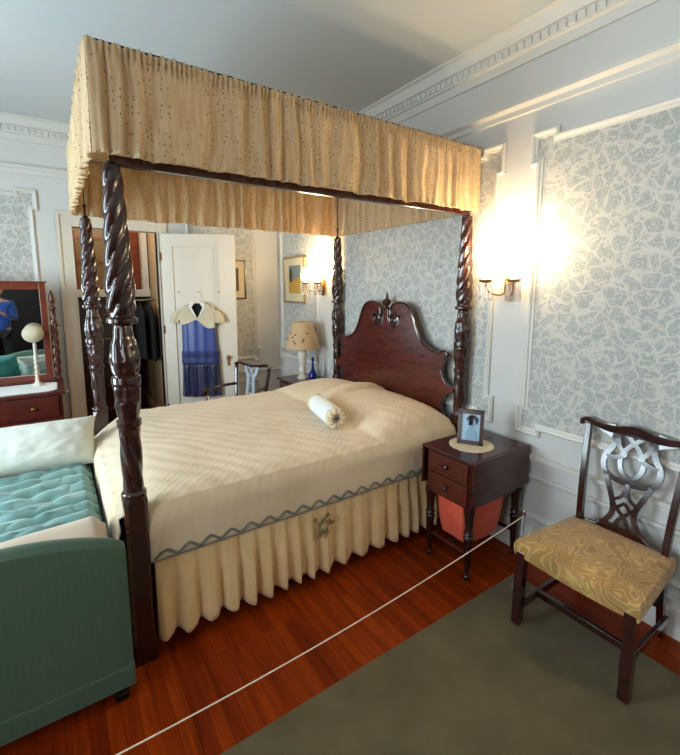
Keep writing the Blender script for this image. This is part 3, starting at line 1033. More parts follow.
# splat built of interlaced straps (s: sideways, h: height)
def SP(pts, w, t=.013, off=0.0, k=7):
    P = [(crx(h)+off, SC+s, h) for s, h in pts]
    mbx.strap(spline(P, k), [q*1.3 for q in w] if hasattr(w, '__len__') else w*1.3, t, (1, 0, -.15))
mbx = MB()
for g in (1, -1):
    SP([(g*.098, .975), (g*.088, .93), (g*.100, .885), (g*.122, .845), (g*.128, .80), (g*.108, .755), (g*.06, .735), (0, .728)], .021)
    SP([(g*.055, .985), (g*.02, .955), (g*-.030, .90), (g*-.052, .84), (g*-.040, .785), (0, .752), (g*.05, .735)], .017, .015, .002)
    SP([(g*.06, .985), (g*.075, .95), (g*.062, .90), (g*.035, .87), (g*.075, .845), (g*.118, .838)], .018)
    SP([(g*.105, .745), (g*.078, .68), (g*.055, .62), (g*.050, .565), (g*.075, .515), (g*.10, .49)], .019)
    SP([(0, .735), (g*.008, .69), (g*.022, .655), (g*.055, .632)], .012)
    SP([(0, .63), (g*.028, .60), (g*.05, .575)], .012)
    SP([(0, .56), (g*.028, .59), (g*.05, .615)], .012)
    SP([(0, .56), (g*.02, .53), (g*.035, .49)], .014)
    SP([(g*.10, .975), (g*.155, .982), (g*.20, .99)], [.050*(1-i/14)+.008 for i in range(15)])
SP([(0, .735), (0, .66)], .014)
SP([(0, .985), (0, .965)], .11)
mbx.build('back_splat', 'chairwood', ch, smooth=True, bevel=.002)
MB().prism([(-.205, .452), (.205, .452), (.205, .468), (.12, .474), (.085, .505), (-.085, .505), (-.12, .474), (-.205, .468)], lambda a, z, t: (t, SC+a, z), 2.328, 2.348).build('splat_shoe', 'chairwood', ch, smooth=False, bevel=.003)

# ------------------------------------------------------------ rug, barrier rope and stanchions
rb = MB()
rb.box(-1.6, 2.19, -1.6, 1.362, 0.0005, .012)
tag(rb.build('rug', 'rug', smooth=False, bevel=.004), 'large plain grey-green carpet under the side chair', 'rug')
for (x, y, lab) in ((2.10, 1.27, 'clear rope stanchion beside the sewing table, holding the white barrier rope'), (-1.45, 1.30, 'clear rope stanchion at the near end of the white barrier rope, outside the frame')):
    s1 = thing('rope_stanchion', lab, 'stanchion', (x, y, .012))
    MB().lathe([(.012, .045), (.018, .045), (.022, .012), (.026, .008)], (x, y, 0), 18).build('base', 'acrylic', s1)
    MB().tube([(x, y, .02), (x, y, .475)], .008, 10).build('rod', 'acrylic', s1)
    MB().lathe([(.462, .011), (.470, .013), (.482, .012), (.486, .004)], (x, y, 0), 12).build('cap', 'steel', s1)
rp = MB()
P = []
for i in range(41):
    t = i/40
    x = 2.10-3.55*t
    P.append((x, 1.27+.03*t, .452-.135*math.sin(PI*min(1, t*.97+.0))*1.0+0*t))
rp.tube(P, .0026, 6)
tag(rp.build('barrier_rope', 'rope'), 'thin white barrier rope strung low across the floor beside the bed', 'rope')

# ------------------------------------------------------------ daybed at left
DX0, DX1, DY0, DY1 = -.86, .135, 1.78, 3.62
db = thing('daybed', 'green upholstered daybed in the left foreground, set against the bed foot', 'daybed', ((DX0+DX1)/2, (DY0+DY1)/2, 0))
def ztop(x):
    return .79-.085*((x+.27)/.41)**2
fp = MB()
rings = []
prof_t = [(0, 0), (.0, .5), (0, .9), (.012, .965), (.035, .99), (.055, 1.0), (.08, .99), (.10, .965), (.11, .9), (.11, 0)]
nx = 30
for i in range(nx+1):
    x = DX0+.0+(DX1+.035-DX0)*i/nx
    e = 1-.25*max(0, (i/nx-.94)/.06)**2-.25*max(0, (.06-i/nx)/.06)**2
    ring = []
    for (a, f) in prof_t:
        xx = x
        zt_ = ztop(max(-.7, min(x, .17)))
        ring.append((xx, DY0+.055+(a-.055)*e, .165+(zt_-.165)*(f if f < .95 else f-(1-e)*.08)))
    rings.append(ring)
fp.loft(rings)
fp.build('foot_panel', 'daybed', db)
MB().box(DX0, DX1+.038, DY0-.006, DY0+.10, .072, .168).build('lower_band', 'daybed', db, smooth=False, bevel=.008)
MB().box(DX0, DX1, DY0+.10, DY1, .16, .50).build('frame', 'daybed', db, smooth=False, bevel=.03)
MB().box(DX0+.01, DX1-.01, DY0+.115, DY1-.02, .50, .575).build('mattress', 'daybed', db, smooth=False, bevel=.03)
for (x, y) in ((.118, DY0+.03), (-.80, DY0+.05), (.085, DY1-.06), (-.80, DY1-.06)):
    cs = MB()
    cs.box(x-.012, x+.012, y-.02, y+.02, .045, .16)
    o = cs.build('caster_fork', 'blackmetal', db, smooth=False)
    rings = []
    for a, r in ((-.028, .018), (-.022, .026), (-.010, .028), (.010, .028), (.022, .026), (.028, .018)):
        rings.append([(x+a, y+r*math.cos(2*PI*j/18), .0285+r*math.sin(2*PI*j/18)) for j in range(18)])
    MB().loft(rings).build('caster_wheel', 'blackmetal', o)
# teal tufted quilt
qx0, qx1, qy0, qy1 = -.86, .12, 1.93, 3.60
def quiltf(u, v):
    x = qx0+(qx1-qx0)*u; y = qy0+(qy1-qy0)*v
    rows = (y-qy0)/.115
    jit = nz(x*2.5, y*1.5, 2)*.9
    a = abs(math.sin(PI*(rows+jit)))**.6
    b = abs(math.sin(PI*(x/.17+.5*int(rows)+.6*nz(x*3, y*3, 6))))**.5
    z = .595+.030*a*(.5+.5*b)+.010*nz(x*14, y*22, 4)+.012*nz(x*5, y*5, 9)
    e = min(u, 1-u)*(qx1-qx0)
    z -= .055*(1-smooth(0, .055, e))
    return (x, y, z)
q = MB().grid(quiltf, 110, 190)
tag(q.build('tufted_quilt', 'quilt', solid=.012), 'teal tufted silk quilt spread over the daybed', 'quilt')
# folded beige blanket at the foot
def blk(u, v):
    x = -.84+(.12+.84)*u; 
    yb = 1.90+(.16+.10*u)*v
    zb = .635+(.075-.0*u)*math.sin(PI*v)**.5+.005*nz(x*6, v*3, 3)
    zb -= .05*(1-smooth(0, .05, (1-u)*.96))
    return (x, yb, zb)
tag(MB().grid(blk, 70, 24).build('folded_blanket', 'beige', solid=.012), 'beige blanket folded across the foot of the daybed', 'blanket')

def pillow(name, label, mat, c, w, h, t, tilt, rz, seed=0, piping=True, roll=0.0):
    o = thing(name, label, 'pillow', c, rz)
    R = Matrix.Rotation(tilt, 4, 'X') @ Matrix.Rotation(roll, 4, 'Y')
    mb = MB()
    n = 36
    for side in (1, -1):
        def fn(u, v):
            a = 2*u-1; b = 2*v-1
            pinch = 1-.07*(1-abs(a)**2)*abs(b)**4
            pinch2 = 1-.07*(1-abs(b)**2)*abs(a)**4
            x = a*w/2*pinch2; z = b*h/2*pinch
            th = t/2*((1-abs(a)**2.6)*(1-abs(b)**2.6))**.5
            th *= 1+.10*nz(a*2, b*2, seed)
            th += .006*nz(a*6, b*6, seed+2)*min(1, 6*(1-max(abs(a), abs(b))))
            p = R @ Vector((x, side*-th, z+h/2))
            return p
        mb.grid(fn, n, n)
    mb.build('cushion', mat, o, local=True)
    if piping:
        pts = []
        for k_ in range(81):
            tt = k_/80*4; sd = int(tt) % 4; f = (tt-int(tt))*2-1
            a, b = ((f, -1), (1, f), (-f, 1), (-1, -f))[sd]
            pts.append(R @ Vector((a*w/2*(1-.07*(1-abs(b)**2)*abs(a)**4), 0, b*h/2*(1-.07*(1-abs(a)**2)*abs(b)**4)+h/2)))
        MB().tube(pts, .004, 6).build('piping', mat, o, local=True)
    return o
pillow('bed_pillow', 'cream white pillow propped on the teal quilt of the daybed', 'pillow', (-.115, 3.03, .612), .57, .32, .21, math.radians(-38), math.radians(-3), 3, roll=math.radians(0))
pillow('cushion', 'teal cushion at the left edge beside the white daybed pillow', 'tealpillow', (-.60, 2.95, .61), .45, .34, .16, math.radians(-35), .15, 8)
pillow('cushion', 'dull gold brocade cushion just behind the white daybed pillow', 'goldcloth', (.0, 3.20, .612), .24, .20, .11, math.radians(-28), math.radians(-4), 12)

# ------------------------------------------------------------ dresser with mirror
RX0, RX1, RY0, RY1, RZ = -1.10, .036, 4.31, 4.93, .83
ds = thing('dresser', 'red-brown wooden dresser with a tall swing mirror against the back wall', 'dresser', ((RX0+RX1)/2, (RY0+RY1)/2, 0))
MB().box(RX0, RX1, RY0, RY1, RZ-.03, RZ).build('top_board', 'redwood', ds, smooth=False, bevel=.006)
MB().box(RX0+.03, RX1-.025, RY0+.03, RY1-.01, .09, RZ-.03).build('body', 'redwood', ds, smooth=False, bevel=.003)
for z0, z1 in ((.61, .785), (.36, .58), (.12, .33)):
    d_ = MB().box(RX0+.06, RX1-.055, RY0+.012, RY0+.035, z0, z1).build('drawer', 'redwood', ds, smooth=False, bevel=.004)
    for x in (-.86, -.20):
        kb = MB()
        zk = (z0+z1)/2
        kb.loft([[(x+r*math.cos(2*PI*j/12), RY0+.012-d0, zk+r*math.sin(2*PI*j/12)) for j in range(12)] for d0, r in ((0, .007), (.01, .007), (.016, .016), (.026, .015), (.03, .006))])
        kb.build('knob', 'brass', d_)
for x in (RX0+.06, RX1-.055):
    for y in (RY0+.06, RY1-.05):
        MB().lathe([(0, .018), (.02, .026), (.05, .03), (.09, .034)], (x, y, 0), 12).build('foot', 'redwood', ds)
MYF = 4.80
MX0, MX1, MZ0, MZ1 = -1.0, -.045, .855, 1.755
fm = MB()
wf = .05
for a0, a1, z0, z1 in ((MX0, MX0+wf, MZ0, MZ1), (MX1-wf, MX1, MZ0, MZ1), (MX0+wf, MX1-wf, MZ0, MZ0+wf), (MX0+wf, MX1-wf, MZ1-wf-.01, MZ1)):
    fm.box(a0, a1, MYF-.012, MYF+.02, z0, z1)
fm.box(MX0-.015, MX1+.015, MYF-.02, MYF+.025, MZ1, MZ1+.015)
mf = fm.build('mirror_frame', 'mirrorframe', ds, smooth=False, bevel=.004)
MB().box(MX0+wf-.005, MX1-wf+.005, MYF+.0, MYF+.008, MZ0+wf-.005, MZ1-wf-.005).build('mirror_glass', 'mirror', mf, smooth=False)
for x in (MX0-.04, MX1+.04):
    up_ = MB()
    pr = [(0, .024), (.03, .026), (.05, .016), (.08, .020), (.25, .023), (.5, .020), (.66, .016), (.70, .022), (.73, .012), (.77, .020), (.81, .016), (.86, .004)]
    pr = [(a, b*1.3) for a, b in pr]
    tab = [(a, b) for a, b in pr]
    up_.lathe([(RZ+i*.86/80, interp(tab, i*.86/80)) for i in range(81)], (x, MYF+.01, 0), 20, lambda z, t: .16*math.sin(3*t+z*70) if .08+RZ < z < .66+RZ else 0)
    o = up_.build('mirror_upright', 'redwood', ds)
    MB().tube([(x-.035, MYF+.005, 1.36), (x+.05, MYF+.005, 1.36)], .005, 6).build('pivot_pin', 'blackmetal', o)
MB().box(MX0-.07, MX1+.07, MYF-.02, MYF+.04, RZ, RZ+.028).build('mirror_sill', 'redwood', ds, smooth=False, bevel=.004)
rn = MB()
def runf(u, v):
    x = -1.04+(1.02)*u; y = RY0+.035+(4.765-RY0-.035)*v
    if v == 0: y += .008*abs(math.sin(u*40))
    e = .05*max(0, (u-.92)/.08)**2
    y = y+(e if v < .5 else -e)*(abs(v-.5)*2)
    return (x, y, RZ+.003)
rn.grid(runf, 80, 16)
tag(rn.build('lace_runner', 'white_linen', solid=.002), 'white lace-edged runner covering the dresser top', 'runner')
# lamp on the dresser
lx, ly, lz = -.165, 4.66, RZ+.004
dl_ = thing('candlestick_lamp', 'small white and gilt candlestick lamp with a round gathered shade on the dresser', 'lamp', (lx, ly, lz))
MB().lathe([(0, .048), (.008, .05), (.016, .04), (.028, .02), (.04, .014)], (lx, ly, lz), 20, lambda z, t: .14*math.sin(4*t)).build('base', 'porcelain', dl_)
MB().lathe([(.035, .012), (.06, .017), (.075, .010), (.09, .017), (.105, .009), (.13, .015), (.145, .009), (.17, .016), (.185, .009), (.21, .014), (.225, .010), (.25, .014), (.27, .009), (.39, .008)], (lx, ly, lz), 14).build('stem', 'porcelain', dl_)
br_ = MB()
for zr in (.068, .112, .158, .205):
    br_ = MB()
    for k_ in range(8):
        a = 2*PI*k_/8
        br_.ball((lx+.019*math.cos(a), ly+.019*math.sin(a), lz+zr), .004, 4)
    br_.build('gilt_beads', 'brass', dl_)
MB().ball((lx, ly, lz+.470), .082, 14, .95, lambda z, t: .04*math.sin(14*t)).build('lamp_shade', 'puffshade', dl_)

# ------------------------------------------------------------ closet contents
lc_ = thing('storage_cabinet', 'red-brown glazed storage cabinet on a white ledge high in the closet', 'cabinet', (.40, 5.95, 1.60))
MB().box(-.245, 1.04, 5.82, 6.05, 1.60, 1.69).build('ledge', 'trim', lc_, smooth=False, bevel=.004)
MB().box(-.245, .97, 5.98, 6.05, 1.69, 2.6).build('case', 'closetwood', lc_, smooth=False)
MB().box(.965, 1.03, 5.84, 5.98, 1.69, 2.6).build('side_post', 'trim', lc_, smooth=False)
for i, (a, b) in enumerate(((-.20, .10), (.12, .42), (.44, .72))):
    g = MB()
    for q in ((a, a+.03), (b-.03, b), ((a+b)/2-.006, (a+b)/2+.006)):
        g.box(q[0], q[1], 5.945, 5.978, 1.70, 2.58)
    for z in (1.70, 2.00, 2.28, 2.54):
        g.box(a, b, 5.948, 5.976, z, z+.025)
    dcl = g.build('glazed_door', 'closetwood', lc_, smooth=False)
    MB().box(a+.02, b-.02, 5.962, 5.968, 1.71, 2.56).build('pane', 'pane', dcl, smooth=False)
MB().box(.76, .94, 5.96, 5.978, 1.72, 2.56).box(.82, .835, 5.95, 5.962, 1.74, 2.5).build('wood_panel', 'closetwood', lc_, smooth=False)
cs_ = thing('chest_of_drawers', 'tall dark wooden chest of drawers standing inside the closet', 'chest of drawers', (.28, 6.05, 0))
MB().box(-.20, .76, 5.86, 6.3, .06, 1.56).box(-.22, .78, 5.84, 6.31, 1.56, 1.585).build('body', 'chest', cs_, smooth=False, bevel=.004)
for i in range(5):
    z0 = .10+i*.29
    d_ = MB().box(-.17, .73, 5.842, 5.862, z0, z0+.265).build('drawer', 'chest', cs_, smooth=False, bevel=.004)
    for x in (.02, .54):
        MB().tube([(x-.04, 5.84, z0+.14), (x-.035, 5.82, z0+.13), (x+.035, 5.82, z0+.13), (x+.04, 5.84, z0+.14)], .005, 6).build('pull', 'brass', d_)
for x in (-.17, .73):
    for y in (5.89, 6.27):
        MB().box(x-.03, x+.03, y-.03, y+.03, 0, .06).build('foot', 'chest', cs_, smooth=False)
cx_r = .90
MB()
rod = MB().tube([(.78, 5.55, 1.565), (1.045, 5.55, 1.565)], .012, 10)
struct('trim_21', rod, M['steel'])
def garment(x, y, zt, label, wd, hh, seed):
    o = thing('hanging_garment', label, 'garment', (x, y, zt-hh), 0, None)
    mb = MB()
    rings = []
    for i in range(15):
        f = i/14; z = zt-.06-hh*f
        hw = (.05+wd*smooth(0, .12, f))*(1+.05*f); th = .020+.026*smooth(0, .2, f)
        ring = []
        for j in range(36):
            t = 2*PI*j/36
            ring.append((x+th*math.cos(t)*(1+.3*math.sin(5*t+seed)*f), y+hw*math.sin(t)*(1+.03*math.sin(9*t+seed)), z))
        rings.append(ring)
    mb.loft(rings)
    mb.build('body', 'black_cloth', o)
    MB().tube([(x, y, zt-.06), (x, y, zt-.02), (x, y+.012, zt+.0), (x, y+.006, zt+.016), (x, y-.010, zt+.01)], .003, 6).build('hanger_hook', 'steel', o)
garment(.86, 5.55, 1.57, 'black garment hanging nearest the closet opening centre', .17, .62, 1)
garment(.965, 5.55, 1.57, 'black garment hanging against the right closet wall', .18, .66, 4)
# bare bulb fitting in the closet ceiling
cb = thing('closet_light', 'small bulb fitting on the closet ceiling, hidden above the doorway', 'lamp', (.45, 5.45, 2.66))
MB().lathe([(2.70, .05), (2.75, .05)], (.45, 5.45, 0), 16).build('base', 'brass', cb)
MB().ball((.45, 5.45, 2.67), .03, 8).build('bulb', emis('closet_bulb', '#ffe0b0', 3.0), cb)
pl = bpy.data.lights.new('closet_lamp', 'POINT'); pl.energy = 9; pl.color = (1, .85, .62); pl.shadow_soft_size = .05
po = bpy.data.objects.new('closet_lamp', pl); COL.objects.link(po); po.location = (.45, 5.35, 2.58)

# ------------------------------------------------------------ blue dress hung on the open door (door-local frame)
dm = Matrix.Translation(Vector((HX, HY, 0))) @ Matrix.Rotation(drz, 4, 'Z')
c0 = dm @ Vector((.387, -.065, .5))
dr_ = thing('hanging_dress', 'blue satin dress with a cream short-sleeved bodice hanging on the open door', 'dress', tuple(c0), drz)
def dloc(t, d, z):
    return (t-.387, d+.065, z-.5)
def dressring(z, t0, t1, th, fl, ph):
    ring = []
    n = 72
    for j in range(n):
        a = 2*PI*j/n
        c = math.cos(a); s = math.sin(a)
        x = (t0+t1)/2+(t1-t0)/2*(abs(c)**.85)*(1 if c > 0 else -1)
        y = -.065+(-th*s)*(1+0)
        if s > 0:
            y -= fl*(math.sin(x*62+ph)+.5*math.sin(x*131))
        ring.append(dloc(x, y, z))
    return ring
sk_ = MB()
tabz = [(.50, .172, .600), (.60, .178, .594), (.75, .185, .586), (.92, .192, .578), (1.05, .195, .572), (1.20, .197, .562), (1.30, .200, .555), (1.38, .215, .55)]
rings = []
for i in range(33):
    z = .50+.88*i/32
    t0 = interp([(a, b) for a, b, c in tabz], z); t1 = interp([(a, c) for a, b, c in tabz], z)
    fl = .010*(1-smooth(.6, 1.0, z))+.003
    rings.append(dressring(z+(.004 if i == 0 else 0), t0, t1, .030, fl, 0))
sk_.loft(rings)
sk_.build('satin_skirt', 'dress', dr_, local=True)
lw = MB()
lw.loft([dressring(.495+.37*i/16, interp([(a, b) for a, b, c in tabz], .495+.37*i/16)-.003, interp([(a, c) for a, b, c in tabz], .495+.37*i/16)+.003, .050, .012, .6) for i in range(17)], cap=False)
lw.build('lower_skirt', 'dress_low', dr_, local=True, solid=.002)
lb = MB()
rings = [dressring(z, .186-.004, .584+.004, .034+.004*math.sin((z-.86)*60), .004, 0) for z in (.86, .88, .90, .92, .94, .96, .98, 1.0, 1.01)]
lb.loft(rings, cap=False).build('lace_hip_band', 'dress_dark', dr_, local=True, solid=.002)
bd = MB()
bp_ = [(.20, 1.30), (.275, 1.32), (.33, 1.345), (.37, 1.365), (.40, 1.335), (.45, 1.285), (.50, 1.265), (.56, 1.27), (.565, 1.38), (.56, 1.46), (.50, 1.53), (.44, 1.555), (.45, 1.50), (.415, 1.43), (.38, 1.385), (.345, 1.43), (.315, 1.49), (.32, 1.555), (.26, 1.53), (.19, 1.47), (.175, 1.40)]
bd.prism(bp_, lambda a, z, t: dloc(a, t, z), -.105, -.035)
bd.build('bodice', 'blouse', dr_, local=True, bevel=.012)
MB().prism([(.31, 1.50), (.345, 1.43), (.38, 1.38), (.415, 1.43), (.45, 1.50), (.44, 1.54), (.32, 1.54)], lambda a, z, t: dloc(a, t, z), -.06, -.045).build('neck_insert', 'black_cloth', dr_, smooth=False, local=True)
cl = MB()
for g in (1, -1):
    pts = [(.38+g*.02, 1.555), (.38+g*.075, 1.555), (.38+g*.085, 1.50), (.38+g*.045, 1.43), (.38+g*.005, 1.375), (.38+g*.03, 1.44), (.38+g*.06, 1.50)]
    cl.prism(pts if g > 0 else pts[::-1], lambda a, z, t: dloc(a, t, z), -.113, -.103)
cl.build('collar', 'white_linen', dr_, local=True, bevel=.003)
for g in (1, -1):
    sl = MB()
    xa, xb = (.205, .125) if g < 0 else (.545, .615)
    rings = []
    for i in range(9):
        f = i/8
        cxs = xa+(xb-xa)*(1-(1-f)**1.6); czs = 1.47-.14*f**1.2
        r = .048+.014*math.sin(PI*f)+(.012 if i == 8 else 0)
        ring = []
        for j in range(28):
            a = 2*PI*j/28
            rr = r*(1+.08*math.sin(7*a))
            ring.append(dloc(cxs+rr*math.cos(a), -.07+.036*math.sin(a)*(1+.1*math.sin(7*a)), czs-.03*g*0+.0))
        rings.append(ring)
    sl.loft(rings).build('puff_sleeve', 'blouse', dr_, local=True)
hg = thing('clothes_hanger', 'white padded hanger holding the blue dress on the door peg', 'hanger', tuple(dm @ Vector((.387, -.060, 1.478))), drz)
MB().tube(spline([(-.17, .0, .0), (-.09, 0, .05), (0, 0, .075), (.09, 0, .05), (.17, 0, 0)], 5), .010, 8).build('bar', 'white_linen', hg, local=True)
MB().tube(spline([(0, 0, .07), (0, .0, .15), (.012, .012, .19), (.0, .024, .20), (-.008, .026, .187)], 5), .003, 6).build('hook', 'white_linen', hg, local=True)

# ------------------------------------------------------------ armchair behind the bed
AF = math.radians(65)
fx, fy = -math.sin(AF), -math.cos(AF)           # facing direction
ac = thing('armchair', 'dark framed open armchair with a pierced splat, pale blue reflection painted in, standing behind the bed', 'chair', (1.44, 4.03, 0), math.atan2(fy, fx)+PI/2)
# local frame: faces -y ; x across ; back at y=+.2
for g in (1, -1):
    pts = spline([(g*.19, .30, 0), (g*.19, .24, .25), (g*.19, .22, .45), (g*.205, .24, .66), (g*.225, .27, .85), (g*.220, .27, .90)], 5)
    MB().tube(pts, [.018]*len(pts), 8).build('rear_upright', 'chairwood', ac, local=True)
    MB().lathe([(0, .016), (.2, .018), (.42, .024)], (g*.24, -.22, 0), 10).build('front_leg', 'chairwood', ac, local=True)
    arm = MB()
    arm.tube(spline([(g*.205, .245, .70), (g*.235, .10, .705), (g*.275, -.02, .69), (g*.285, -.11, .685), (g*.28, -.145, .67), (g*.275, -.13, .645)], 5), .016, 8)
    arm.tube(spline([(g*.275, -.12, .68), (g*.255, -.10, .62), (g*.25, -.15, .55), (g*.245, -.12, .44)], 5), .014, 8)
    arm.build('arm', 'chairwood', ac, local=True)
cp_ = spline([(-.228, .27, .87), (-.236, .272, .905), (-.19, .275, .925), (-.10, .275, .912), (0, .275, .902), (.10, .275, .912), (.19, .275, .925), (.236, .272, .905), (.228, .27, .87)], 5)
MB().tube(cp_, .016, 8).build('crest_rail', 'chairwood', ac, local=True)
sps = MB()
for g in (1, -1):
    sps.strap(spline([(g*.085, .27, .90), (g*.06, .26, .83), (g*.035, .25, .78), (g*.045, .235, .62), (g*.06, .22, .46)], 6), .038, .012, (0, 1, -.1))
    sps.strap(spline([(g*.05, .268, .90), (g*.0, .26, .86), (g*-.03, .25, .79)], 5), .014, .010, (0, 1, -.1))
for z in (.80, .72, .62, .54):
    sps.strap([(-.04, .222+.04*smooth(.4, .95, z)*1.2, z), (.04, .222+.04*smooth(.4, .95, z)*1.2, z)], .014, .010, (0, 1, 0))
sps.build('back_splat', 'reflectsplat', ac, local=True)
MB().prism([(-.27, -.25), (.27, -.25), (.21, .22), (-.21, .22)], lambda a, b, t: (a, b, t), .40, .465).build('seat', 'seat', ac, local=True, smooth=False, bevel=.012)

# ------------------------------------------------------------ table in the far corner with lamp and bottle
nt = thing('night_table', 'small red-brown night table in the corner beyond the bed head', 'table', (2.20, 3.98, 0))
NX0, NX1, NY0, NY1, NZ = 1.99, 2.41, 3.74, 4.20, .74
MB().box(NX0, NX1, NY0, NY1, NZ-.02, NZ).build('table_top', 'mahogany', nt, smooth=False, bevel=.004)
MB().box(NX0+.02, NX1-.02, NY0+.03, NY1-.03, NZ-.17, NZ-.02).build('case', 'mahogany', nt, smooth=False, bevel=.003)
d_ = MB().box(NX0+.008, NX0+.022, NY0+.06, NY1-.06, NZ-.15, NZ-.035).build('drawer', 'headboard', nt, smooth=False, bevel=.003)
MB().ball((NX0, (NY0+NY1)/2, NZ-.09), .014, 7).build('knob', 'chest', d_)
for x in (NX0+.04, NX1-.04):
    for y in (NY0+.05, NY1-.05):
        MB().tube(spline([(x, y, 0), (x, y, .2), (x, y, .45), (x, y, NZ-.16)], 3), [.018]*3+[.014]*3+[.02]*4, 10).build('leg', 'mahogany', nt)
tl = thing('table_lamp', 'table lamp with a tapered parchment shade on the corner night table', 'lamp', (2.2, 3.99, NZ))
lc0 = (2.2, 3.99, NZ)
MB().lathe([(0, .06), (.015, .062), (.03, .045), (.05, .032), (.07, .04), (.10, .045), (.13, .03), (.16, .035), (.22, .052), (.28, .054), (.31, .035), (.33, .02)], lc0, 22).build('base', 'porcelain', tl)
MB().tube([(2.2, 3.99, NZ+.32), (2.2, 3.99, NZ+.58)], .006, 8).build('harp', 'brass', tl)
shd = MB().lathe([(.335, .185), (.34, .187), (.61, .103), (.615, .101)], lc0, 40, cap=False).build('lamp_shade', 'shade', tl, solid=.003)
sp_ = MB()
for a, f in ((3.5, .45), (3.7, .55), (3.62, .30), (4.25, .30), (4.3, .38), (3.2, .6), (2.9, .35), (4.6, .6), (3.75, .22)):
    r = .187-.084*f+.001; z = NZ+.34+.27*f
    MB().ball((2.2+r*math.cos(a), 3.99+r*math.sin(a), z), .010, 5).build('printed_motif', 'shadespot', shd)
sb = thing('glass_bottle', 'cobalt blue glass bottle with stopper beside the table lamp', 'bottle', (2.26, 3.87, NZ))
MB().lathe([(0, .036), (.01, .044), (.05, .046), (.08, .034), (.11, .018), (.14, .012), (.15, .016), (.155, .010)], (2.26, 3.87, NZ), 20).build('body', 'blueglass', sb)
MB().lathe([(.155, .008), (.165, .014), (.185, .012), (.195, .006), (.205, .014), (.225, .018), (.24, .010), (.25, .002)], (2.26, 3.87, NZ), 14).build('stopper', 'blueglass', sb)
tray = MB().lathe([(0, .03), (.004, .05), (.012, .055), (.014, .053), (.006, .03)], (2.33, 3.80, NZ), 20)
tag(tray.build('trinket_dish', 'crystal'), 'small clear dish at the right end of the corner night table', 'dish')

# ------------------------------------------------------------ wall sconces
def sconce(yc_, label, ys_, xc):
    s0 = thing('wall_sconce', label, 'wall light', (XW-.02, yc_, 1.70), 0, None)
    MB().lathe([(0, .0)]*0+[(1.63, .004), (1.65, .022), (1.70, .034), (1.76, .034), (1.80, .02), (1.83, .004)], (XW-.022, yc_, 0), 16).build('back_plate', 'brass', s0)
    for y in ys_:
        a = MB()
        a.tube(spline([(XW-.03, yc_, 1.71), (XW-.07, yc_+(y-yc_)*.3, 1.675), (xc+.02, yc_+(y-yc_)*.85, 1.69), (xc, y, 1.735), (xc, y, 1.755)], 6), .006, 8)
        a.lathe([(1.75, .008), (1.755, .030), (1.765, .043), (1.772, .044), (1.774, .02)], (xc, y, 0), 18)
        ao = a.build('arm', 'brass', s0)
        pz = MB()
        for k_ in range(8):
            t = 2*PI*k_/8
            x_, y_ = xc+.040*math.cos(t), y+.040*math.sin(t)
            pz.lathe([(1.635, .001), (1.648, .007), (1.735, .005), (1.745, .001)], (x_, y_, 0), 6)
            pz.ball((x_, y_, 1.752), .005, 4)
        pz.build('crystal_drops', 'crystal', ao)
        MB().lathe([(1.774, .016), (1.785, .032), (1.81, .046), (1.85, .05), (1.89, .044), (1.915, .036), (1.925, .038)], (xc, y, 0), 20, cap=False).build('glass_shade', 'bulb', ao, solid=.002)
        l_ = bpy.data.lights.new('sconce_light', 'POINT'); l_.energy = SCP; l_.color = (1, .74, .43); l_.shadow_soft_size = .04
        lo = bpy.data.objects.new('sconce_light', l_); COL.objects.link(lo); lo.location = (xc, y, 1.96)
SCP = 8.0
sconce(1.665, 'brass two-arm sconce with crystal drops on the wall right of the bed', (1.765, 1.565), 2.32)
sconce(-.44, 'unseen brass two-arm sconce added for warm light, on the wall outside the right edge of the view', (-.34, -.54), 2.32)  # unseen sconce, added to light the rug and chair warmly
sconce(3.93, 'brass two-arm sconce with crystal drops above the corner night table', (4.06, 3.81), 2.29)

# ------------------------------------------------------------ framed pictures
fp1 = thing('framed_picture', 'pale framed landscape print on the wall above the corner night table', 'picture', (XW-.01, 4.58, 1.53))
FY0, FY1, FZ0, FZ1 = 4.33, 4.84, 1.535, 2.085
mb = MB()
for a0, a1_, z0, z1 in ((FY0, FY0+.022, FZ0, FZ1), (FY1-.022, FY1, FZ0, FZ1), (FY0, FY1, FZ0, FZ0+.022), (FY0, FY1, FZ1-.022, FZ1)):
    mb.box(XW-.028, XW-.004, a0, a1_, z0, z1)
mb.build('frame', 'gilt', fp1, smooth=False, bevel=.003)
MB().box(XW-.016, XW-.006, FY0+.02, FY1-.02, FZ0+.02, FZ1-.02).build('mat_board', 'paper_mat', fp1, smooth=False)
pr_ = MB().box(XW-.018, XW-.016, 4.44, 4.73, 1.65, 1.98).build('print', 'artsky', fp1, smooth=False)
MB().prism([(4.44, 1.65), (4.73, 1.65), (4.73, 1.80), (4.66, 1.83), (4.58, 1.80), (4.50, 1.84), (4.44, 1.82)], lambda a, z, t: (t, a, z), XW-.0195, XW-.018).build('printed_field', 'artgold', pr_, smooth=False)
MB().prism([(4.64, 1.78), (4.70, 1.78), (4.72, 1.88), (4.69, 1.95), (4.65, 1.93), (4.63, 1.85)], lambda a, z, t: (t, a, z), XW-.021, XW-.0195).build('printed_tree', 'artdark', pr_, smooth=False)
fp2 = thing('framed_picture', 'narrow dark framed print half hidden behind the open white door', 'picture', (1.78, YW-.01, 1.57))
mb = MB()
GX0, GX1, GZ0, GZ1 = 1.58, 2.0, 1.575, 2.05
for a0, a1_, z0, z1 in ((GX0, GX0+.018, GZ0, GZ1), (GX1-.018, GX1, GZ0, GZ1), (GX0, GX1, GZ0, GZ0+.018), (GX0, GX1, GZ1-.018, GZ1)):
    mb.box(a0, a1_, YW-.028, YW-.004, z0, z1)
mb.build('frame', 'chest', fp2, smooth=False, bevel=.002)
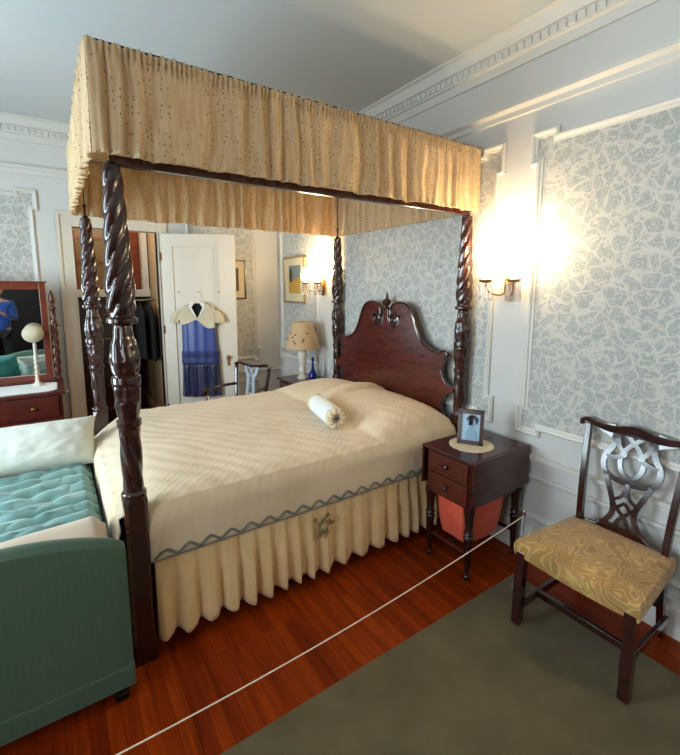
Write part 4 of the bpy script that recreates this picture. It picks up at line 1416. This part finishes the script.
MB().box(GX0+.015, GX1-.015, YW-.016, YW-.006, GZ0+.015, GZ1-.015).build('mat_board', 'paper_mat', fp2, smooth=False)
MB().box(GX0+.10, GX1-.09, YW-.018, YW-.016, GZ0+.10, GZ1-.10).build('print', 'artdark', fp2, smooth=False)

# ------------------------------------------------------------ person seen in the dresser mirror, standing left of the camera
pe = thing('person', 'person in a blue jacket and black trousers seen in the dresser mirror', 'person', (-.82, -.20, 0), 0)
def skinned(name, mat, verts, edges, rad, parent, root=0):
    me = bpy.data.meshes.new(name)
    me.from_pydata(verts, edges, [])
    o = bpy.data.objects.new(name, me); COL.objects.link(o)
    o.parent = parent
    md = o.modifiers.new('skin', 'SKIN')
    sv = me.skin_vertices[0].data
    for i, r in enumerate(rad):
        sv[i].radius = (r, r) if not hasattr(r, '__len__') else r
        sv[i].use_root = (i == root)
    o.modifiers.new('sub', 'SUBSURF').levels = 2
    o.modifiers['sub'].render_levels = 2
    me.materials.append(M[mat])
    md.use_smooth_shade = True
    return o
V = [(0, 0, .95), (0, 0, 1.10), (0, .0, 1.28), (0, 0, 1.43), (0, .0, 1.50), (0, .01, 1.56),      # 0-5 spine, neck
     (.18, 0, 1.42), (.24, .06, 1.15), (.12, .26, 1.22),                                   # right arm raised to hold a phone
     (-.18, 0, 1.42), (-.24, .03, 1.15), (-.10, .24, 1.20),
     (.10, 0, .88), (.11, .02, .48), (.12, -.02, .09), (.12, .12, .04),
     (-.10, 0, .88), (-.11, .02, .48), (-.12, -.02, .09), (-.12, .12, .04)]
Ed = [(0, 1), (1, 2), (2, 3), (3, 4), (4, 5), (3, 6), (6, 7), (7, 8), (3, 9), (9, 10), (10, 11), (0, 12), (12, 13), (13, 14), (14, 15), (0, 16), (16, 17), (17, 18), (18, 19)]
Rd = [(.15, .10), (.14, .10), (.16, .11), (.15, .10), .06, .055, .065, .045, .03, .065, .045, .03, .09, .058, .042, .035, .09, .058, .042, .035]
body = skinned('body', 'skin', V, Ed, Rd, pe)
jv = [0, 1, 2, 3, 6, 7, 8, 9, 10, 11]
jm = {v: i for i, v in enumerate(jv)}
jV = [V[v] for v in jv]
jV[0] = (0, 0, .86)
jV[3] = (0, 0, 1.46)
skinned('jacket', 'bluejacket', jV, [(jm[a], jm[b]) for a, b in Ed if a in jm and b in jm], [(.185, .14), (.18, .135), (.19, .14), (.17, .125), .08, .06, .045, .08, .06, .045], pe)
tv = [0, 12, 13, 14, 16, 17, 18]
tm = {v: i for i, v in enumerate(tv)}
skinned('trousers', 'black_cloth', [V[v] for v in tv], [(tm[a], tm[b]) for a, b in Ed if a in tm and b in tm], [(.165, .115), .105, .075, .06, .105, .075, .06], pe)
hd_ = MB().ball((0, .02, 1.66), .085, 14, 1.3, lambda z, t: .05*math.exp(-((math.sin(t)-1)**2)*40)*math.exp(-(z/.03)**2)*3)
for g in (1, -1):
    hd_.ball((g*.086, .015, 1.655), .018, 6, 1.5)
hd_.build('head', 'skin', pe, local=True)
MB().ball((0, -.002, 1.69), .096, 14, 1.05).build('hair', 'hair', pe, local=True)
ey = MB()
for g in (1, -1):
    ey.ball((g*.032, .095, 1.665), .011, 6)
ey.build('eyes', 'photo_dark', pe, local=True)
MB().tube([(-.022, .098, 1.605), (0, .103, 1.602), (.022, .098, 1.605)], .006, 6).build('mouth', 'bag', pe, local=True)
hn = MB()
for g in (1, -1):
    bx_, by_ = g*.115, .28
    hn.tube([(g*.115, .25, 1.215), (g*.105, .29, 1.235), (g*.095, .32, 1.255)], [.024, .034, .030], 10, .6)
    for q_ in range(4):
        hn.tube(spline([(g*(.112-.014*q_+.0), .315, 1.245+.004*q_), (g*(.105-.014*q_), .345-.004*q_, 1.262), (g*(.085-.014*q_), .352, 1.272+.002*q_)], 3), .0085, 6)
    hn.tube([(g*.09, .29, 1.25), (g*.07, .30, 1.275), (g*.055, .315, 1.285)], [.011, .010, .008], 6)
hn.build('hands', 'skin', pe, local=True)
